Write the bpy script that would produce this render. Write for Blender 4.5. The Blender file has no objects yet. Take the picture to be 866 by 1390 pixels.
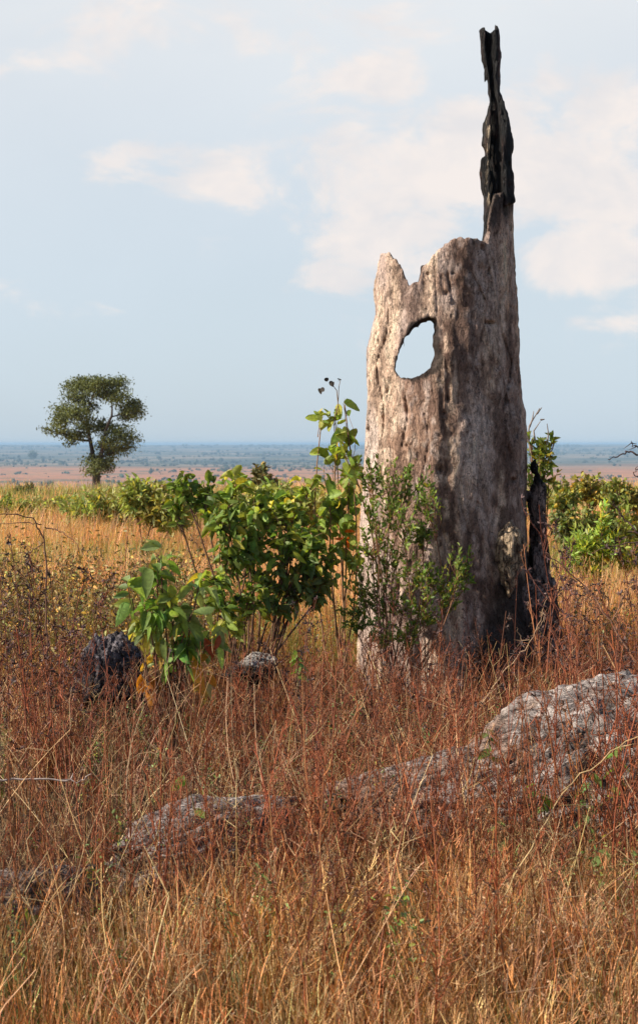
import bpy, math, random
import numpy as np

rng = np.random.default_rng(11)
random.seed(5)
sc = bpy.context.scene
COL = sc.collection
F = 2204.0                      # focal length in photograph pixels
PITCH = math.atan(93 / F)
CAMH = 1.75
cp, sp_ = math.cos(PITCH), math.sin(PITCH)


def P(px, py, Y):
    """point of the place seen at photo pixel (px, py) at distance Y ahead"""
    x = (px - 433) / F
    v = (695 - py) / F
    d = np.array([x, cp + v * sp_, -sp_ + v * cp])
    t = Y / d[1]
    return np.array([0, 0, CAMH]) + t * d


def P_inv(p):
    d = p - np.array([0, 0, CAMH])
    fz = d[:, 1] * cp - d[:, 2] * sp_
    up = d[:, 1] * sp_ + d[:, 2] * cp
    return np.stack([433 + d[:, 0] / fz * F, 695 - up / fz * F], 1)


def ground_px(py):
    return CAMH * F / (py - 602)


# ------------------------------------------------------------------ noise
_LAT = np.random.default_rng(3).random((64, 64, 64)).astype(np.float32)


def vnoise(p):
    p = np.asarray(p, np.float32)
    i = np.floor(p).astype(np.int32)
    f = p - i
    f = f * f * (3 - 2 * f)
    i0 = i & 63
    i1 = (i + 1) & 63
    x0, y0, z0 = i0[..., 0], i0[..., 1], i0[..., 2]
    x1, y1, z1 = i1[..., 0], i1[..., 1], i1[..., 2]
    fx, fy, fz = f[..., 0], f[..., 1], f[..., 2]
    L = _LAT
    a = L[x0, y0, z0] * (1 - fx) + L[x1, y0, z0] * fx
    b = L[x0, y1, z0] * (1 - fx) + L[x1, y1, z0] * fx
    c = L[x0, y0, z1] * (1 - fx) + L[x1, y0, z1] * fx
    d = L[x0, y1, z1] * (1 - fx) + L[x1, y1, z1] * fx
    return (a * (1 - fy) + b * fy) * (1 - fz) + (c * (1 - fy) + d * fy) * fz


def fbm(p, s, octs=3, off=0.0):
    s = np.asarray(s, np.float32)
    r = 0
    a = 1.0
    tot = 0
    for o in range(octs):
        r = r + a * vnoise(p * s * (2 ** o) + off + 17.3 * o)
        tot += a
        a *= 0.5
    return r / tot


def sstep(a, b, x):
    t = np.clip((x - a) / (b - a), 0, 1)
    return t * t * (3 - 2 * t)


def lerp(a, b, t):
    return a + (b - a) * t


# ------------------------------------------------------------------ terrain
def gz(x, y):
    x = np.asarray(x, float)
    y = np.asarray(y, float)
    p = np.stack([x, y, np.zeros_like(x)], -1)
    z = (fbm(p, (0.5, 0.5, 1), 2) - 0.5) * 0.10
    z = np.where(y < 60, z, z * 0)
    t = np.clip(y - 46, 0, None)
    d = np.where(t < 8, t * t / 16 * 0.037, 0.037 * (t - 4))
    k = 60.0
    drop = np.where(d < 45, d, 45 + (1 - np.exp(-(np.clip(d, 45, 1e5) - 45) / 18)) * 17)
    z = z - drop
    far = sstep(5000, 15000, y)
    hills = fbm(p, (1 / 2600., 1 / 1500., 1), 3, 5.0)
    z = z + far * (40 + 45 * (hills - 0.45)) + sstep(1500, 3000, y) * (fbm(p, (1 / 500., 1 / 700., 1), 2, 9.) - 0.5) * 5
    return z


# ------------------------------------------------------------------ mesh helpers
def tagp(o, label=None, cat=None, group=None, kind=None):
    if label: o['label'] = label
    if cat: o['category'] = cat
    if group: o['group'] = group
    if kind: o['kind'] = kind
    return o


def empty(name, loc, label, cat, group=None):
    o = bpy.data.objects.new(name, None)
    o.empty_display_size = 0.1
    COL.objects.link(o)
    o.location = [float(v) for v in loc]
    return tagp(o, label, cat, group)


def mesh(name, V, Q, mat, C=None, parent=None, smooth=True):
    V = np.asarray(V, np.float32)
    Q = np.asarray(Q, np.int32)
    if parent is not None:
        V = V - np.array(parent.location, np.float32)
    me = bpy.data.meshes.new(name)
    n, m, k = len(V), len(Q), Q.shape[1]
    me.vertices.add(n)
    me.vertices.foreach_set('co', V.ravel())
    me.loops.add(m * k)
    me.loops.foreach_set('vertex_index', Q.ravel())
    me.polygons.add(m)
    me.polygons.foreach_set('loop_start', np.arange(m, dtype=np.int32) * k)
    me.polygons.foreach_set('use_smooth', np.full(m, smooth, dtype=bool))
    if C is not None:
        a = me.color_attributes.new('col', 'FLOAT_COLOR', 'POINT')
        c4 = np.ones((n, 4), np.float32)
        c4[:, :3] = C
        a.data.foreach_set('color', c4.ravel())
    me.update(calc_edges=True)
    me.materials.append(mat)
    o = bpy.data.objects.new(name, me)
    COL.objects.link(o)
    if parent is not None:
        o.parent = parent
    return o


class G:
    """collects quads with per-vertex colours"""
    def __init__(s):
        s.v, s.q, s.c, s.n = [], [], [], 0

    def add(s, V, Q, C):
        V = np.asarray(V, np.float32).reshape(-1, 3)
        C = np.broadcast_to(np.asarray(C, np.float32), V.shape)
        s.v.append(V); s.q.append(np.asarray(Q, np.int32) + s.n); s.c.append(C)
        s.n += len(V)

    def tube(s, pts, rad, col, k=3):
        pts = np.asarray(pts, float)
        rad = np.broadcast_to(np.asarray(rad, float), (len(pts),))
        t = np.gradient(pts, axis=0)
        t /= np.linalg.norm(t, axis=1)[:, None] + 1e-9
        ref = np.array([0.3, 1, 0.1]) if abs(t[0, 1]) < 0.8 else np.array([1., 0, 0.1])
        u = np.cross(t, ref); u /= np.linalg.norm(u, axis=1)[:, None] + 1e-9
        w = np.cross(t, u)
        a = np.arange(k) / k * 2 * math.pi
        V = pts[:, None] + rad[:, None, None] * (np.cos(a)[None, :, None] * u[:, None] + np.sin(a)[None, :, None] * w[:, None])
        Q = []
        for i in range(len(pts) - 1):
            for j in range(k):
                j2 = (j + 1) % k
                Q.append((i * k + j, i * k + j2, (i + 1) * k + j2, (i + 1) * k + j))
        s.add(V.reshape(-1, 3), Q, col)

    def blade(s, pts, wid, side, col):
        pts = np.asarray(pts, float)
        wid = np.asarray(wid, float)
        side = np.asarray(side, float)
        V = np.stack([pts - side * wid[:, None], pts + side * wid[:, None]], 1).reshape(-1, 3)
        Q = [(2 * i, 2 * i + 1, 2 * i + 3, 2 * i + 2) for i in range(len(pts) - 1)]
        s.add(V, Q, col)

    def arrays(s):
        return np.concatenate(s.v), np.concatenate(s.q), np.concatenate(s.c)

    def build(s, name, mat, parent=None, smooth=True):
        V, Q, C = s.arrays()
        return mesh(name, V, Q, mat, C, parent, smooth)


def unit(v):
    v = np.asarray(v, float)
    return v / (np.linalg.norm(v, axis=-1, keepdims=True) + 1e-9)


LT = np.array([0, .18, .45, .78, 1.0])
LW = {'oval': np.array([.12, .72, 1.0, .68, .06]), 'round': np.array([.25, .95, 1.05, .8, .2]),
      'lance': np.array([.15, .8, 1.0, .55, .04])}


def leaves(g, pos, d, L, col, ratio=0.5, shape='oval', fold=0.25, droop=0.25, flat=0.0):
    n = len(pos)
    d = unit(d)
    r = unit(rng.normal(size=(n, 3)) + np.array([0, 0, flat]))
    side = unit(np.cross(d, r))
    nrm = np.cross(side, d)
    t = LT[None, :, None]
    dr = droop * rng.uniform(0.2, 1.4, (n, 1, 1))
    L = np.asarray(L)[:, None, None]
    cen = pos[:, None] + d[:, None] * L * t - np.array([0, 0, 1.0]) * L * dr * t ** 2
    w = LW[shape][None, :, None] * L * ratio * 0.5
    fo = fold * rng.uniform(0.2, 1.6, (n, 1, 1))
    l = cen - side[:, None] * w + nrm[:, None] * w * fo
    rr = cen + side[:, None] * w + nrm[:, None] * w * fo
    V = np.stack([l, cen, rr], 2).reshape(n, 15, 3)
    q = []
    for i in range(4):
        a = i * 3
        q += [(a, a + 1, a + 4, a + 3), (a + 1, a + 2, a + 5, a + 4)]
    q = np.array(q)
    Q = (q[None] + (np.arange(n) * 15)[:, None, None]).reshape(-1, 4)
    C = np.repeat(np.asarray(col)[:, None], 15, 1).copy()
    C[:, 1::3] *= 1.18          # paler midrib
    dry = rng.random(n) < .18   # browned tips
    C[dry, 12:] = C[dry, 12:] * .3 + np.array([.16, .09, .03])
    C[dry, 9] = C[dry, 9] * .5 + np.array([.09, .05, .02])
    g.add(V.reshape(-1, 3), Q, C.reshape(-1, 3))


def curve(a, b, n=6, sag=0.0, jit=0.0, bow=None):
    a = np.asarray(a, float); b = np.asarray(b, float)
    t = np.linspace(0, 1, n)[:, None]
    p = a + (b - a) * t
    L = np.linalg.norm(b - a)
    off = rng.normal(size=3) * jit * L if bow is None else np.asarray(bow) * L
    p = p + off * np.sin(t * math.pi) + np.array([0, 0, -sag * L]) * t ** 2
    return p


def greens(n, base, var=0.25, yel=0.15):
    base = np.asarray(base)
    c = base * (1 + rng.normal(0, var, (n, 1)))
    y = rng.random((n, 1)) < yel
    c = np.where(y, c * np.array([2.0, 1.35, 0.8]), c)
    c = c * (1 + rng.normal(0, 0.08, (n, 3)))
    return np.clip(c, 0.005, 0.8)


# ------------------------------------------------------------------ materials
def newmat(name):
    m = bpy.data.materials.new(name)
    m.use_nodes = True
    nt = m.node_tree
    b = nt.nodes['Principled BSDF']
    return m, nt, b


def N(nt, typ, **kw):
    n = nt.nodes.new(typ)
    for k, v in kw.items():
        if isinstance(v, (int, float, tuple, list, str, bool)) and hasattr(n, k) and not k[0].isupper():
            setattr(n, k, v)
    return n


def veg_mat(name, rough=0.6, trans=0.0, spec=0.3, vary=0.15, vscale=30):
    m, nt, b = newmat(name)
    a = N(nt, 'ShaderNodeAttribute'); a.attribute_name = 'col'
    tc = N(nt, 'ShaderNodeTexCoord')
    no = N(nt, 'ShaderNodeTexNoise'); no.inputs['Scale'].default_value = vscale
    nt.links.new(tc.outputs['Object'], no.inputs['Vector'])
    mr = N(nt, 'ShaderNodeMapRange')
    mr.inputs['From Min'].default_value = .3; mr.inputs['From Max'].default_value = .7
    mr.inputs['To Min'].default_value = 1 - vary * 2; mr.inputs['To Max'].default_value = 1 + vary * 2
    nt.links.new(no.outputs['Fac'], mr.inputs['Value'])
    mu = N(nt, 'ShaderNodeVectorMath'); mu.operation = 'SCALE'
    nt.links.new(a.outputs['Color'], mu.inputs[0]); nt.links.new(mr.outputs[0], mu.inputs['Scale'])
    nt.links.new(mu.outputs[0], b.inputs['Base Color'])
    b.inputs['Roughness'].default_value = rough
    b.inputs['Specular IOR Level'].default_value = spec
    if trans > 0:
        tr = N(nt, 'ShaderNodeBsdfTranslucent')
        mu2 = N(nt, 'ShaderNodeVectorMath'); mu2.operation = 'MULTIPLY'
        mu2.inputs[1].default_value = (1.5, 1.45, .6)
        nt.links.new(mu.outputs[0], mu2.inputs[0]); nt.links.new(mu2.outputs[0], tr.inputs['Color'])
        mx = N(nt, 'ShaderNodeMixShader'); mx.inputs[0].default_value = trans
        nt.links.new(b.outputs[0], mx.inputs[1]); nt.links.new(tr.outputs[0], mx.inputs[2])
        nt.links.new(mx.outputs[0], nt.nodes['Material Output'].inputs['Surface'])
    return m


def wood_mat(name, fine=60, stretch=0.25, bump=0.35, rough=0.85, contrast=0.5, spec=0.2, cracks=0.6, axis=2, lines=.7):
    """weathered wood: attribute colour, streaky grain, pits, cracks and bump"""
    m, nt, b = newmat(name)
    a = N(nt, 'ShaderNodeAttribute'); a.attribute_name = 'col'
    tc = N(nt, 'ShaderNodeTexCoord')
    mp = N(nt, 'ShaderNodeMapping'); sv = [1, 1, 1]; sv[axis] = stretch; mp.inputs['Scale'].default_value = sv
    nt.links.new(tc.outputs['Object'], mp.inputs['Vector'])
    n1 = N(nt, 'ShaderNodeTexNoise'); n1.inputs['Scale'].default_value = fine; n1.inputs['Detail'].default_value = 5
    n1.inputs['Roughness'].default_value = .7; n1.inputs['Distortion'].default_value = .6
    nt.links.new(mp.outputs[0], n1.inputs['Vector'])
    n2 = N(nt, 'ShaderNodeTexNoise'); n2.inputs['Scale'].default_value = fine * .22; n2.inputs['Detail'].default_value = 4
    n2.inputs['Distortion'].default_value = 1.2
    nt.links.new(mp.outputs[0], n2.inputs['Vector'])
    vo = N(nt, 'ShaderNodeTexVoronoi'); vo.feature = 'DISTANCE_TO_EDGE'; vo.inputs['Scale'].default_value = fine * .3
    mp2 = N(nt, 'ShaderNodeMapping'); sv2 = [1, 1, 1]; sv2[axis] = stretch * .7; mp2.inputs['Scale'].default_value = sv2
    ad = N(nt, 'ShaderNodeVectorMath'); ad.operation = 'ADD'
    sc2 = N(nt, 'ShaderNodeVectorMath'); sc2.operation = 'SCALE'; sc2.inputs['Scale'].default_value = .12
    nt.links.new(n2.outputs['Color'], sc2.inputs[0])
    nt.links.new(tc.outputs['Object'], ad.inputs[0]); nt.links.new(sc2.outputs[0], ad.inputs[1])
    nt.links.new(ad.outputs[0], mp2.inputs['Vector']); nt.links.new(mp2.outputs[0], vo.inputs['Vector'])
    cr = N(nt, 'ShaderNodeMapRange'); cr.inputs['From Min'].default_value = 0; cr.inputs['From Max'].default_value = .06
    cr.inputs['To Min'].default_value = 1 - cracks; cr.inputs['To Max'].default_value = 1
    nt.links.new(vo.outputs['Distance'], cr.inputs['Value'])
    mr = N(nt, 'ShaderNodeMapRange')
    mr.inputs['From Min'].default_value = .25; mr.inputs['From Max'].default_value = .75
    mr.inputs['To Min'].default_value = 1 - contrast; mr.inputs['To Max'].default_value = 1 + contrast
    nt.links.new(n1.outputs['Fac'], mr.inputs['Value'])
    mp3 = N(nt, 'ShaderNodeMapping'); sv3 = [1, 1, 1]; sv3[axis] = .13; mp3.inputs['Scale'].default_value = sv3
    nt.links.new(ad.outputs[0], mp3.inputs['Vector'])
    n3 = N(nt, 'ShaderNodeTexNoise'); n3.inputs['Scale'].default_value = 23; n3.inputs['Detail'].default_value = 4; n3.inputs['Roughness'].default_value = .6
    nt.links.new(mp3.outputs[0], n3.inputs['Vector'])
    d3_ = N(nt, 'ShaderNodeMath'); d3_.operation = 'SUBTRACT'; d3_.inputs[1].default_value = .5
    nt.links.new(n3.outputs['Fac'], d3_.inputs[0])
    ab = N(nt, 'ShaderNodeMath'); ab.operation = 'ABSOLUTE'; nt.links.new(d3_.outputs[0], ab.inputs[0])
    ln = N(nt, 'ShaderNodeMapRange'); ln.inputs['From Min'].default_value = .002; ln.inputs['From Max'].default_value = .016
    ln.inputs['To Min'].default_value = 1 - lines; ln.inputs['To Max'].default_value = 1
    nt.links.new(ab.outputs[0], ln.inputs['Value'])
    n4 = N(nt, 'ShaderNodeTexNoise'); n4.inputs['Scale'].default_value = fine * 3.2; n4.inputs['Detail'].default_value = 3; n4.inputs['Roughness'].default_value = .7
    nt.links.new(mp.outputs[0], n4.inputs['Vector'])
    r4 = N(nt, 'ShaderNodeMapRange'); r4.inputs['From Min'].default_value = .3; r4.inputs['From Max'].default_value = .7
    r4.inputs['To Min'].default_value = .62; r4.inputs['To Max'].default_value = 1.38
    nt.links.new(n4.outputs['Fac'], r4.inputs['Value'])
    cl_ = N(nt, 'ShaderNodeMath'); cl_.operation = 'MULTIPLY'
    nt.links.new(cr.outputs[0], cl_.inputs[0]); nt.links.new(ln.outputs[0], cl_.inputs[1]); cr = cl_
    m4 = N(nt, 'ShaderNodeMath'); m4.operation = 'MULTIPLY'
    nt.links.new(mr.outputs[0], m4.inputs[0]); nt.links.new(r4.outputs[0], m4.inputs[1])
    mul = N(nt, 'ShaderNodeMath'); mul.operation = 'MULTIPLY'
    nt.links.new(m4.outputs[0], mul.inputs[0]); nt.links.new(cr.outputs[0], mul.inputs[1])
    mu = N(nt, 'ShaderNodeVectorMath'); mu.operation = 'SCALE'
    nt.links.new(a.outputs['Color'], mu.inputs[0]); nt.links.new(mul.outputs[0], mu.inputs['Scale'])
    nt.links.new(mu.outputs[0], b.inputs['Base Color'])
    b.inputs['Roughness'].default_value = rough
    b.inputs['Specular IOR Level'].default_value = spec
    sm = N(nt, 'ShaderNodeMath'); sm.operation = 'ADD'
    nt.links.new(n1.outputs['Fac'], sm.inputs[0])
    m2 = N(nt, 'ShaderNodeMath'); m2.operation = 'MULTIPLY_ADD'; m2.inputs[1].default_value = 1.2
    nt.links.new(n2.outputs['Fac'], m2.inputs[0]); nt.links.new(cr.outputs[0], m2.inputs[2])
    nt.links.new(m2.outputs[0], sm.inputs[1])
    bp = N(nt, 'ShaderNodeBump'); bp.inputs['Strength'].default_value = bump; bp.inputs['Distance'].default_value = .03
    nt.links.new(sm.outputs[0], bp.inputs['Height']); nt.links.new(bp.outputs[0], b.inputs['Normal'])
    return m


M_stump = wood_mat('bleached_wood', fine=55, stretch=.45, bump=.75, contrast=.38, cracks=.22, lines=.65)
M_bark = wood_mat('rough_bark', fine=55, stretch=.45, bump=1.0, contrast=.6, cracks=.75)
M_char = wood_mat('charred_wood', fine=50, stretch=.2, bump=.9, rough=.65, contrast=.5, spec=.25, cracks=.5)
M_log = wood_mat('weathered_log', fine=70, stretch=.3, bump=.8, contrast=.38, cracks=.35, axis=0, lines=.6)
M_rock = wood_mat('dark_rock', fine=30, stretch=1.0, bump=1.0, contrast=.5, cracks=.5)
M_stem = veg_mat('dry_stem', rough=.6, trans=0, vary=.12)
M_grass = veg_mat('dry_grass', rough=.55, trans=.10, vary=.12)
M_field = veg_mat('field_grass', rough=.55, trans=.35, vary=.1)
M_leaf = veg_mat('green_leaf', rough=.5, trans=.38, spec=.3, vary=.12, vscale=60)
M_tree = veg_mat('tree_leaf', rough=.6, trans=.2, vary=.1, vscale=3)
M_twig = veg_mat('twig', rough=.8, vary=.15)


def ground_mat():
    m, nt, b = newmat('ground_soil_and_plain')
    tc = N(nt, 'ShaderNodeTexCoord')
    sx = N(nt, 'ShaderNodeSeparateXYZ'); nt.links.new(tc.outputs['Object'], sx.inputs[0])

    def noise(scale, det=4, src=None):
        n = N(nt, 'ShaderNodeTexNoise'); n.inputs['Scale'].default_value = scale; n.inputs['Detail'].default_value = det
        nt.links.new(src or tc.outputs['Object'], n.inputs['Vector'])
        return n

    def ramp(fac, stops):
        r = N(nt, 'ShaderNodeValToRGB')
        e = r.color_ramp.elements
        while len(e) < len(stops): e.new(0.5)
        for el, (p, c) in zip(e, stops):
            el.position = p; el.color = (*c, 1)
        nt.links.new(fac, r.inputs[0])
        return r

    def mr(src, a, b_):
        q = N(nt, 'ShaderNodeMapRange'); q.inputs['From Min'].default_value = a; q.inputs['From Max'].default_value = b_
        nt.links.new(src, q.inputs['Value'])
        return q

    def mix(f, a, b_):
        q = N(nt, 'ShaderNodeMix'); q.data_type = 'RGBA'
        nt.links.new(f, q.inputs[0]); nt.links.new(a, q.inputs[6]); nt.links.new(b_, q.inputs[7])
        return q.outputs[2]

    near = ramp(noise(6, 6).outputs['Fac'], [(.3, (.025, .014, .01)), (.5, (.06, .032, .018)), (.7, (.12, .06, .03))])
    fld = ramp(noise(.35, 5).outputs['Fac'], [(.35, (.22, .19, .06)), (.5, (.46, .25, .10)), (.65, (.55, .29, .13))])
    st = N(nt, 'ShaderNodeMapping'); st.inputs['Scale'].default_value = (.0022, .0022, .0022)
    nt.links.new(tc.outputs['Object'], st.inputs['Vector'])
    pl = ramp(noise(2.2, 6, st.outputs[0]).outputs['Fac'], [(.36, (.15, .13, .06)), (.45, (.44, .19, .085)), (.55, (.54, .22, .095)), (.64, (.34, .21, .09))])
    dots = N(nt, 'ShaderNodeTexVoronoi'); dots.inputs['Scale'].default_value = 22
    nt.links.new(st.outputs[0], dots.inputs['Vector'])
    dm = mr(dots.outputs['Distance'], .42, .2)
    dk = N(nt, 'ShaderNodeRGB'); dk.outputs[0].default_value = (.09, .10, .05, 1)
    m0 = N(nt, 'ShaderNodeMath'); m0.operation = 'MULTIPLY'; m0.inputs[1].default_value = .55
    nt.links.new(dm.outputs[0], m0.inputs[0])
    plain = mix(m0.outputs[0], pl.outputs[0], dk.outputs[0])
    wood = ramp(noise(.9, 6, st.outputs[0]).outputs['Fac'], [(.38, (.05, .06, .04)), (.5, (.13, .12, .07)), (.6, (.30, .22, .14))])
    wy = N(nt, 'ShaderNodeMath'); wy.operation = 'MULTIPLY_ADD'; wy.inputs[1].default_value = 3000
    nt.links.new(noise(.35, 3, st.outputs[0]).outputs['Fac'], wy.inputs[0]); nt.links.new(sx.outputs['Y'], wy.inputs[2])
    c = mix(mr(sx.outputs['Y'], 11, 16).outputs[0], near.outputs[0], fld.outputs[0])
    c = mix(mr(sx.outputs['Y'], 60, 400).outputs[0], c, plain)
    c = mix(mr(wy.outputs[0], 5300, 6300).outputs[0], c, wood.outputs[0])
    nt.links.new(c, b.inputs['Base Color'])
    b.inputs['Roughness'].default_value = .95
    b.inputs['Specular IOR Level'].default_value = .1
    bp = N(nt, 'ShaderNodeBump'); bp.inputs['Strength'].default_value = .6; bp.inputs['Distance'].default_value = .05
    nt.links.new(noise(14, 6).outputs['Fac'], bp.inputs['Height']); nt.links.new(bp.outputs[0], b.inputs['Normal'])
    return m


# ------------------------------------------------------------------ ground sheet
ys = np.concatenate([np.linspace(-25, 60, 200), 60 * (24000 / 60) ** (np.linspace(0, 1, 260)[1:])])
us = np.linspace(-1, 1, 240)
us = np.sign(us) * np.abs(us) ** 1.4
Yg, Ug = np.meshgrid(ys, us, indexing='ij')
Xg = Ug * (np.abs(Yg) * .9 + 60)
Zg = gz(Xg, Yg)
Vg = np.stack([Xg, Yg, Zg], -1).reshape(-1, 3)
ii, jj = np.meshgrid(np.arange(len(ys) - 1), np.arange(len(us) - 1), indexing='ij')
a0 = (ii * len(us) + jj).ravel()
Qg = np.stack([a0, a0 + 1, a0 + len(us) + 1, a0 + len(us)], 1)
gnd = mesh('ground', Vg, Qg, ground_mat())
tagp(gnd, 'dry savanna plateau falling away to a wide hazy plain with low blue hills', 'ground', kind='structure')


# ------------------------------------------------------------------ surface nets
def surfnet(f, org, h):
    nx, ny, nz = f.shape
    s = f < 0
    acc = np.zeros((nx - 1, ny - 1, nz - 1), np.uint8)
    corners = [(i, j, k) for i in (0, 1) for j in (0, 1) for k in (0, 1)]
    for (i, j, k) in corners:
        acc += s[i:nx - 1 + i, j:ny - 1 + j, k:nz - 1 + k]
    act = np.argwhere((acc > 0) & (acc < 8))
    vals = np.stack([f[act[:, 0] + i, act[:, 1] + j, act[:, 2] + k] for (i, j, k) in corners], 0)
    cpos = np.array(corners, float)
    pos = np.zeros((len(act), 3)); cnt = np.zeros(len(act))
    for a in range(8):
        for b in range(a + 1, 8):
            if np.abs(cpos[a] - cpos[b]).sum() != 1: continue
            m = (vals[a] < 0) != (vals[b] < 0)
            t = np.where(m, vals[a] / np.where(m, vals[a] - vals[b], 1), 0)
            pos += np.where(m[:, None], cpos[a] + (cpos[b] - cpos[a]) * t[:, None], 0)
            cnt += m
    pos = act + pos / cnt[:, None]
    vid = np.full(acc.shape, -1, np.int32)
    vid[act[:, 0], act[:, 1], act[:, 2]] = np.arange(len(act))
    Q = []
    for ax in range(3):
        sl0 = [slice(1, d - 1) for d in f.shape]; sl1 = list(sl0)
        sl0[ax] = slice(0, f.shape[ax] - 1); sl1[ax] = slice(1, f.shape[ax])
        A, B = s[tuple(sl0)], s[tuple(sl1)]
        e = np.argwhere(A != B)
        flip = A[e[:, 0], e[:, 1], e[:, 2]]
        off = np.ones(3, int); off[ax] = 0
        e = e + off
        o1, o2 = [(1, 2), (2, 0), (0, 1)][ax]
        d1 = np.zeros(3, int); d1[o1] = 1
        d2 = np.zeros(3, int); d2[o2] = 1
        g = lambda c: vid[c[:, 0], c[:, 1], c[:, 2]]
        q = np.stack([g(e - d1 - d2), g(e - d2), g(e), g(e - d1)], 1)
        q = np.where(flip[:, None], q, q[:, ::-1])
        Q.append(q)
    Q = np.concatenate(Q)
    Q = Q[(Q >= 0).all(1)]
    return pos * h + np.array(org), Q


def poly_sd(poly, X, Z):
    """signed distance to a polygon, negative inside"""
    poly = np.asarray(poly, float)
    d = np.full(X.shape, 1e9); ins = np.zeros(X.shape, bool)
    n = len(poly)
    for i in range(n):
        a, b = poly[i], poly[(i + 1) % n]
        e = b - a
        wx, wz = X - a[0], Z - a[1]
        t = np.clip((wx * e[0] + wz * e[1]) / (e @ e + 1e-12), 0, 1)
        d = np.minimum(d, np.hypot(wx - t * e[0], wz - t * e[1]))
        c = ((a[1] <= Z) != (b[1] <= Z))
        xx = a[0] + (Z - a[1]) / (b[1] - a[1] + 1e-12) * e[0]
        ins ^= c & (X < xx)
    return np.where(ins, -d, d)


def smin(a, b, k):
    h = np.clip(.5 + .5 * (b - a) / k, 0, 1)
    return b * (1 - h) + a * h - k * h * (1 - h)


def smax(a, b, k):
    return -smin(-a, -b, k)


def grid(x0, x1, y0, y1, z0, z1, h):
    xs = np.arange(x0, x1, h); yy = np.arange(y0, y1, h); zz = np.arange(z0, z1, h)
    return xs, yy, zz


def displace_band(f, xs, yy, zz, fn, band=.1):
    m = np.abs(f) < band
    idx = np.argwhere(m)
    p = np.stack([xs[idx[:, 0]], yy[idx[:, 1]], zz[idx[:, 2]]], 1).astype(np.float32)
    f[m] += fn(p).astype(f.dtype)
    return f


SY = 12.0
pxz = lambda pts, Y=SY: np.array([[P(a, b, Y)[0], P(a, b, Y)[2]] for a, b in pts])

# ------------------------------------------------------------------ the dead trunk
spire_L = [(652, 43.6), (646.6, 46), (650, 59), (651, 75), (656, 98), (659.5, 120), (662, 146), (659, 160), (655, 179),
           (654, 201), (658, 216), (650, 220), (648, 232), (651, 256), (654, 286), (655, 315), (648, 336)]
trunk_poly = [(648, 334), (653, 322), (658, 290), (664, 270), (695, 262), (695, 320), (698.5, 375), (702, 442), (706, 505), (709.4, 549),
              (715, 586), (714, 640), (714, 700), (716, 745), (722, 800), (732, 860), (745, 960), (745, 1000),
              (478, 1000), (482, 900), (484, 800), (487, 700), (490, 640), (493, 593), (497, 549), (497, 527), (496, 482.6),
              (500.6, 460), (510, 427), (507, 394), (512, 375), (515.5, 357), (519, 349), (526.5, 349), (534, 355),
              (539, 366), (547, 385), (552, 396), (562, 386.5), (567, 368), (582, 353), (597, 338.5), (608, 334), (615, 335), (634, 333)]
hole_poly = [(571, 440), (580, 437.5), (587.5, 440), (590, 449), (588, 456), (591, 463), (589.5, 470), (593, 477), (594.5, 487), (589, 501), (578, 510),
             (568, 513), (560, 516.5), (545, 510), (537.6, 502), (541, 486), (547, 468), (554, 453), (561.6, 444)]
body_L = [(1010, 478), (900, 482), (800, 484), (700, 487), (593, 493), (527, 497), (482, 496), (427, 508), (394, 506), (350, 508), (240, 510)]
body_R = [(1010, 748), (960, 745), (860, 732), (800, 722), (745, 716), (700, 714), (586, 715), (549, 709.4), (505, 706), (442, 702), (375, 699), (320, 697), (240, 697)]


def edge(tab):
    z = np.array([P(433, a, SY)[2] for a, b in tab]); x = np.array([P(b, a, SY)[0] for a, b in tab])
    return lambda q: np.interp(q, z, x)


eL, eR = edge(body_L), edge(body_R)
H = .0115
xs, yy, zz = grid(P(470, 900, SY)[0], P(765, 900, SY)[0], SY - .72, SY + .72, -.12, P(0, 255, SY)[2], H)
X, Z = np.meshgrid(xs, zz, indexing='ij')
sil = poly_sd(pxz(trunk_poly), X, Z)
hol = poly_sd(pxz(hole_poly, 11.6), X, Z)
sil = sil + (fbm(np.stack([X, 0 * X, Z], -1), (34, 1, 9), 3, 15.) - .42) * .045 * sstep(P(0, 440, SY)[2], P(0, 395, SY)[2], Z) * sstep(652, 640, 433 + X / SY * F)
cx = (eL(zz) + eR(zz)) / 2; rx = (eR(zz) - eL(zz)) / 2
ry = rx * .86
nx_ = (xs[:, None] - cx) / rx                                    # x, z
yn = (yy[:, None] - SY) / ry                                     # y, z
rr = np.sqrt(nx_[:, None, :] ** 2 + yn[None, :, :] ** 2).astype(np.float32)
outer = (rr - 1) * (rx * .93)[None, None, :].astype(np.float32)
thick = np.interp(zz, [0, 1.0, 2.0, 3.3, 5], [.30, .2, .13, .10, .09]).astype(np.float32)
shell = np.maximum(outer, -(outer + thick[None, None, :]))
# the back wall has rotted down: its rim falls behind the middle
zt = P(433, 560, SY)[2]
zr = P(433, 300, SY)[2]
Yb = (yy - SY)
ztop_front = 6.0
right = sstep(.25, .75, (xs[:, None] - cx[len(cx) // 2]) / rx[len(rx) // 2])       # x,1
top_back = zt + (zr - zt) * right[:, 0]
ramp_y = sstep(-.05, .22, Yb)
backlim = (zz[None, None, :] - (top_back[:, None] * ramp_y[None, :] + (1 - ramp_y[None, :]) * ztop_front)[:, :, None]) * .6
f = smax(shell, sil[:, None, :].astype(np.float32), .02)
f = np.maximum(f, backlim.astype(np.float32))
hc = P(566, 478, 11.6)
side_ = sstep(-.02, .05, (X - hc[0]) * .8 + (Z - hc[2]) * .55)
hol = hol - .012 * (fbm(np.stack([X, 0 * X, Z], -1), (28, 1, 28), 3, 5.) - .5) * 2
fr_ = sstep(-.36, -.46, Yb)
hole3 = np.where((Yb < 0.1)[None, :, None], -(hol[:, None, :] - (.036 * side_)[:, None, :] * fr_[None, :, None]), -1e3).astype(np.float32)
f = smax(f, hole3, .010)
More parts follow.
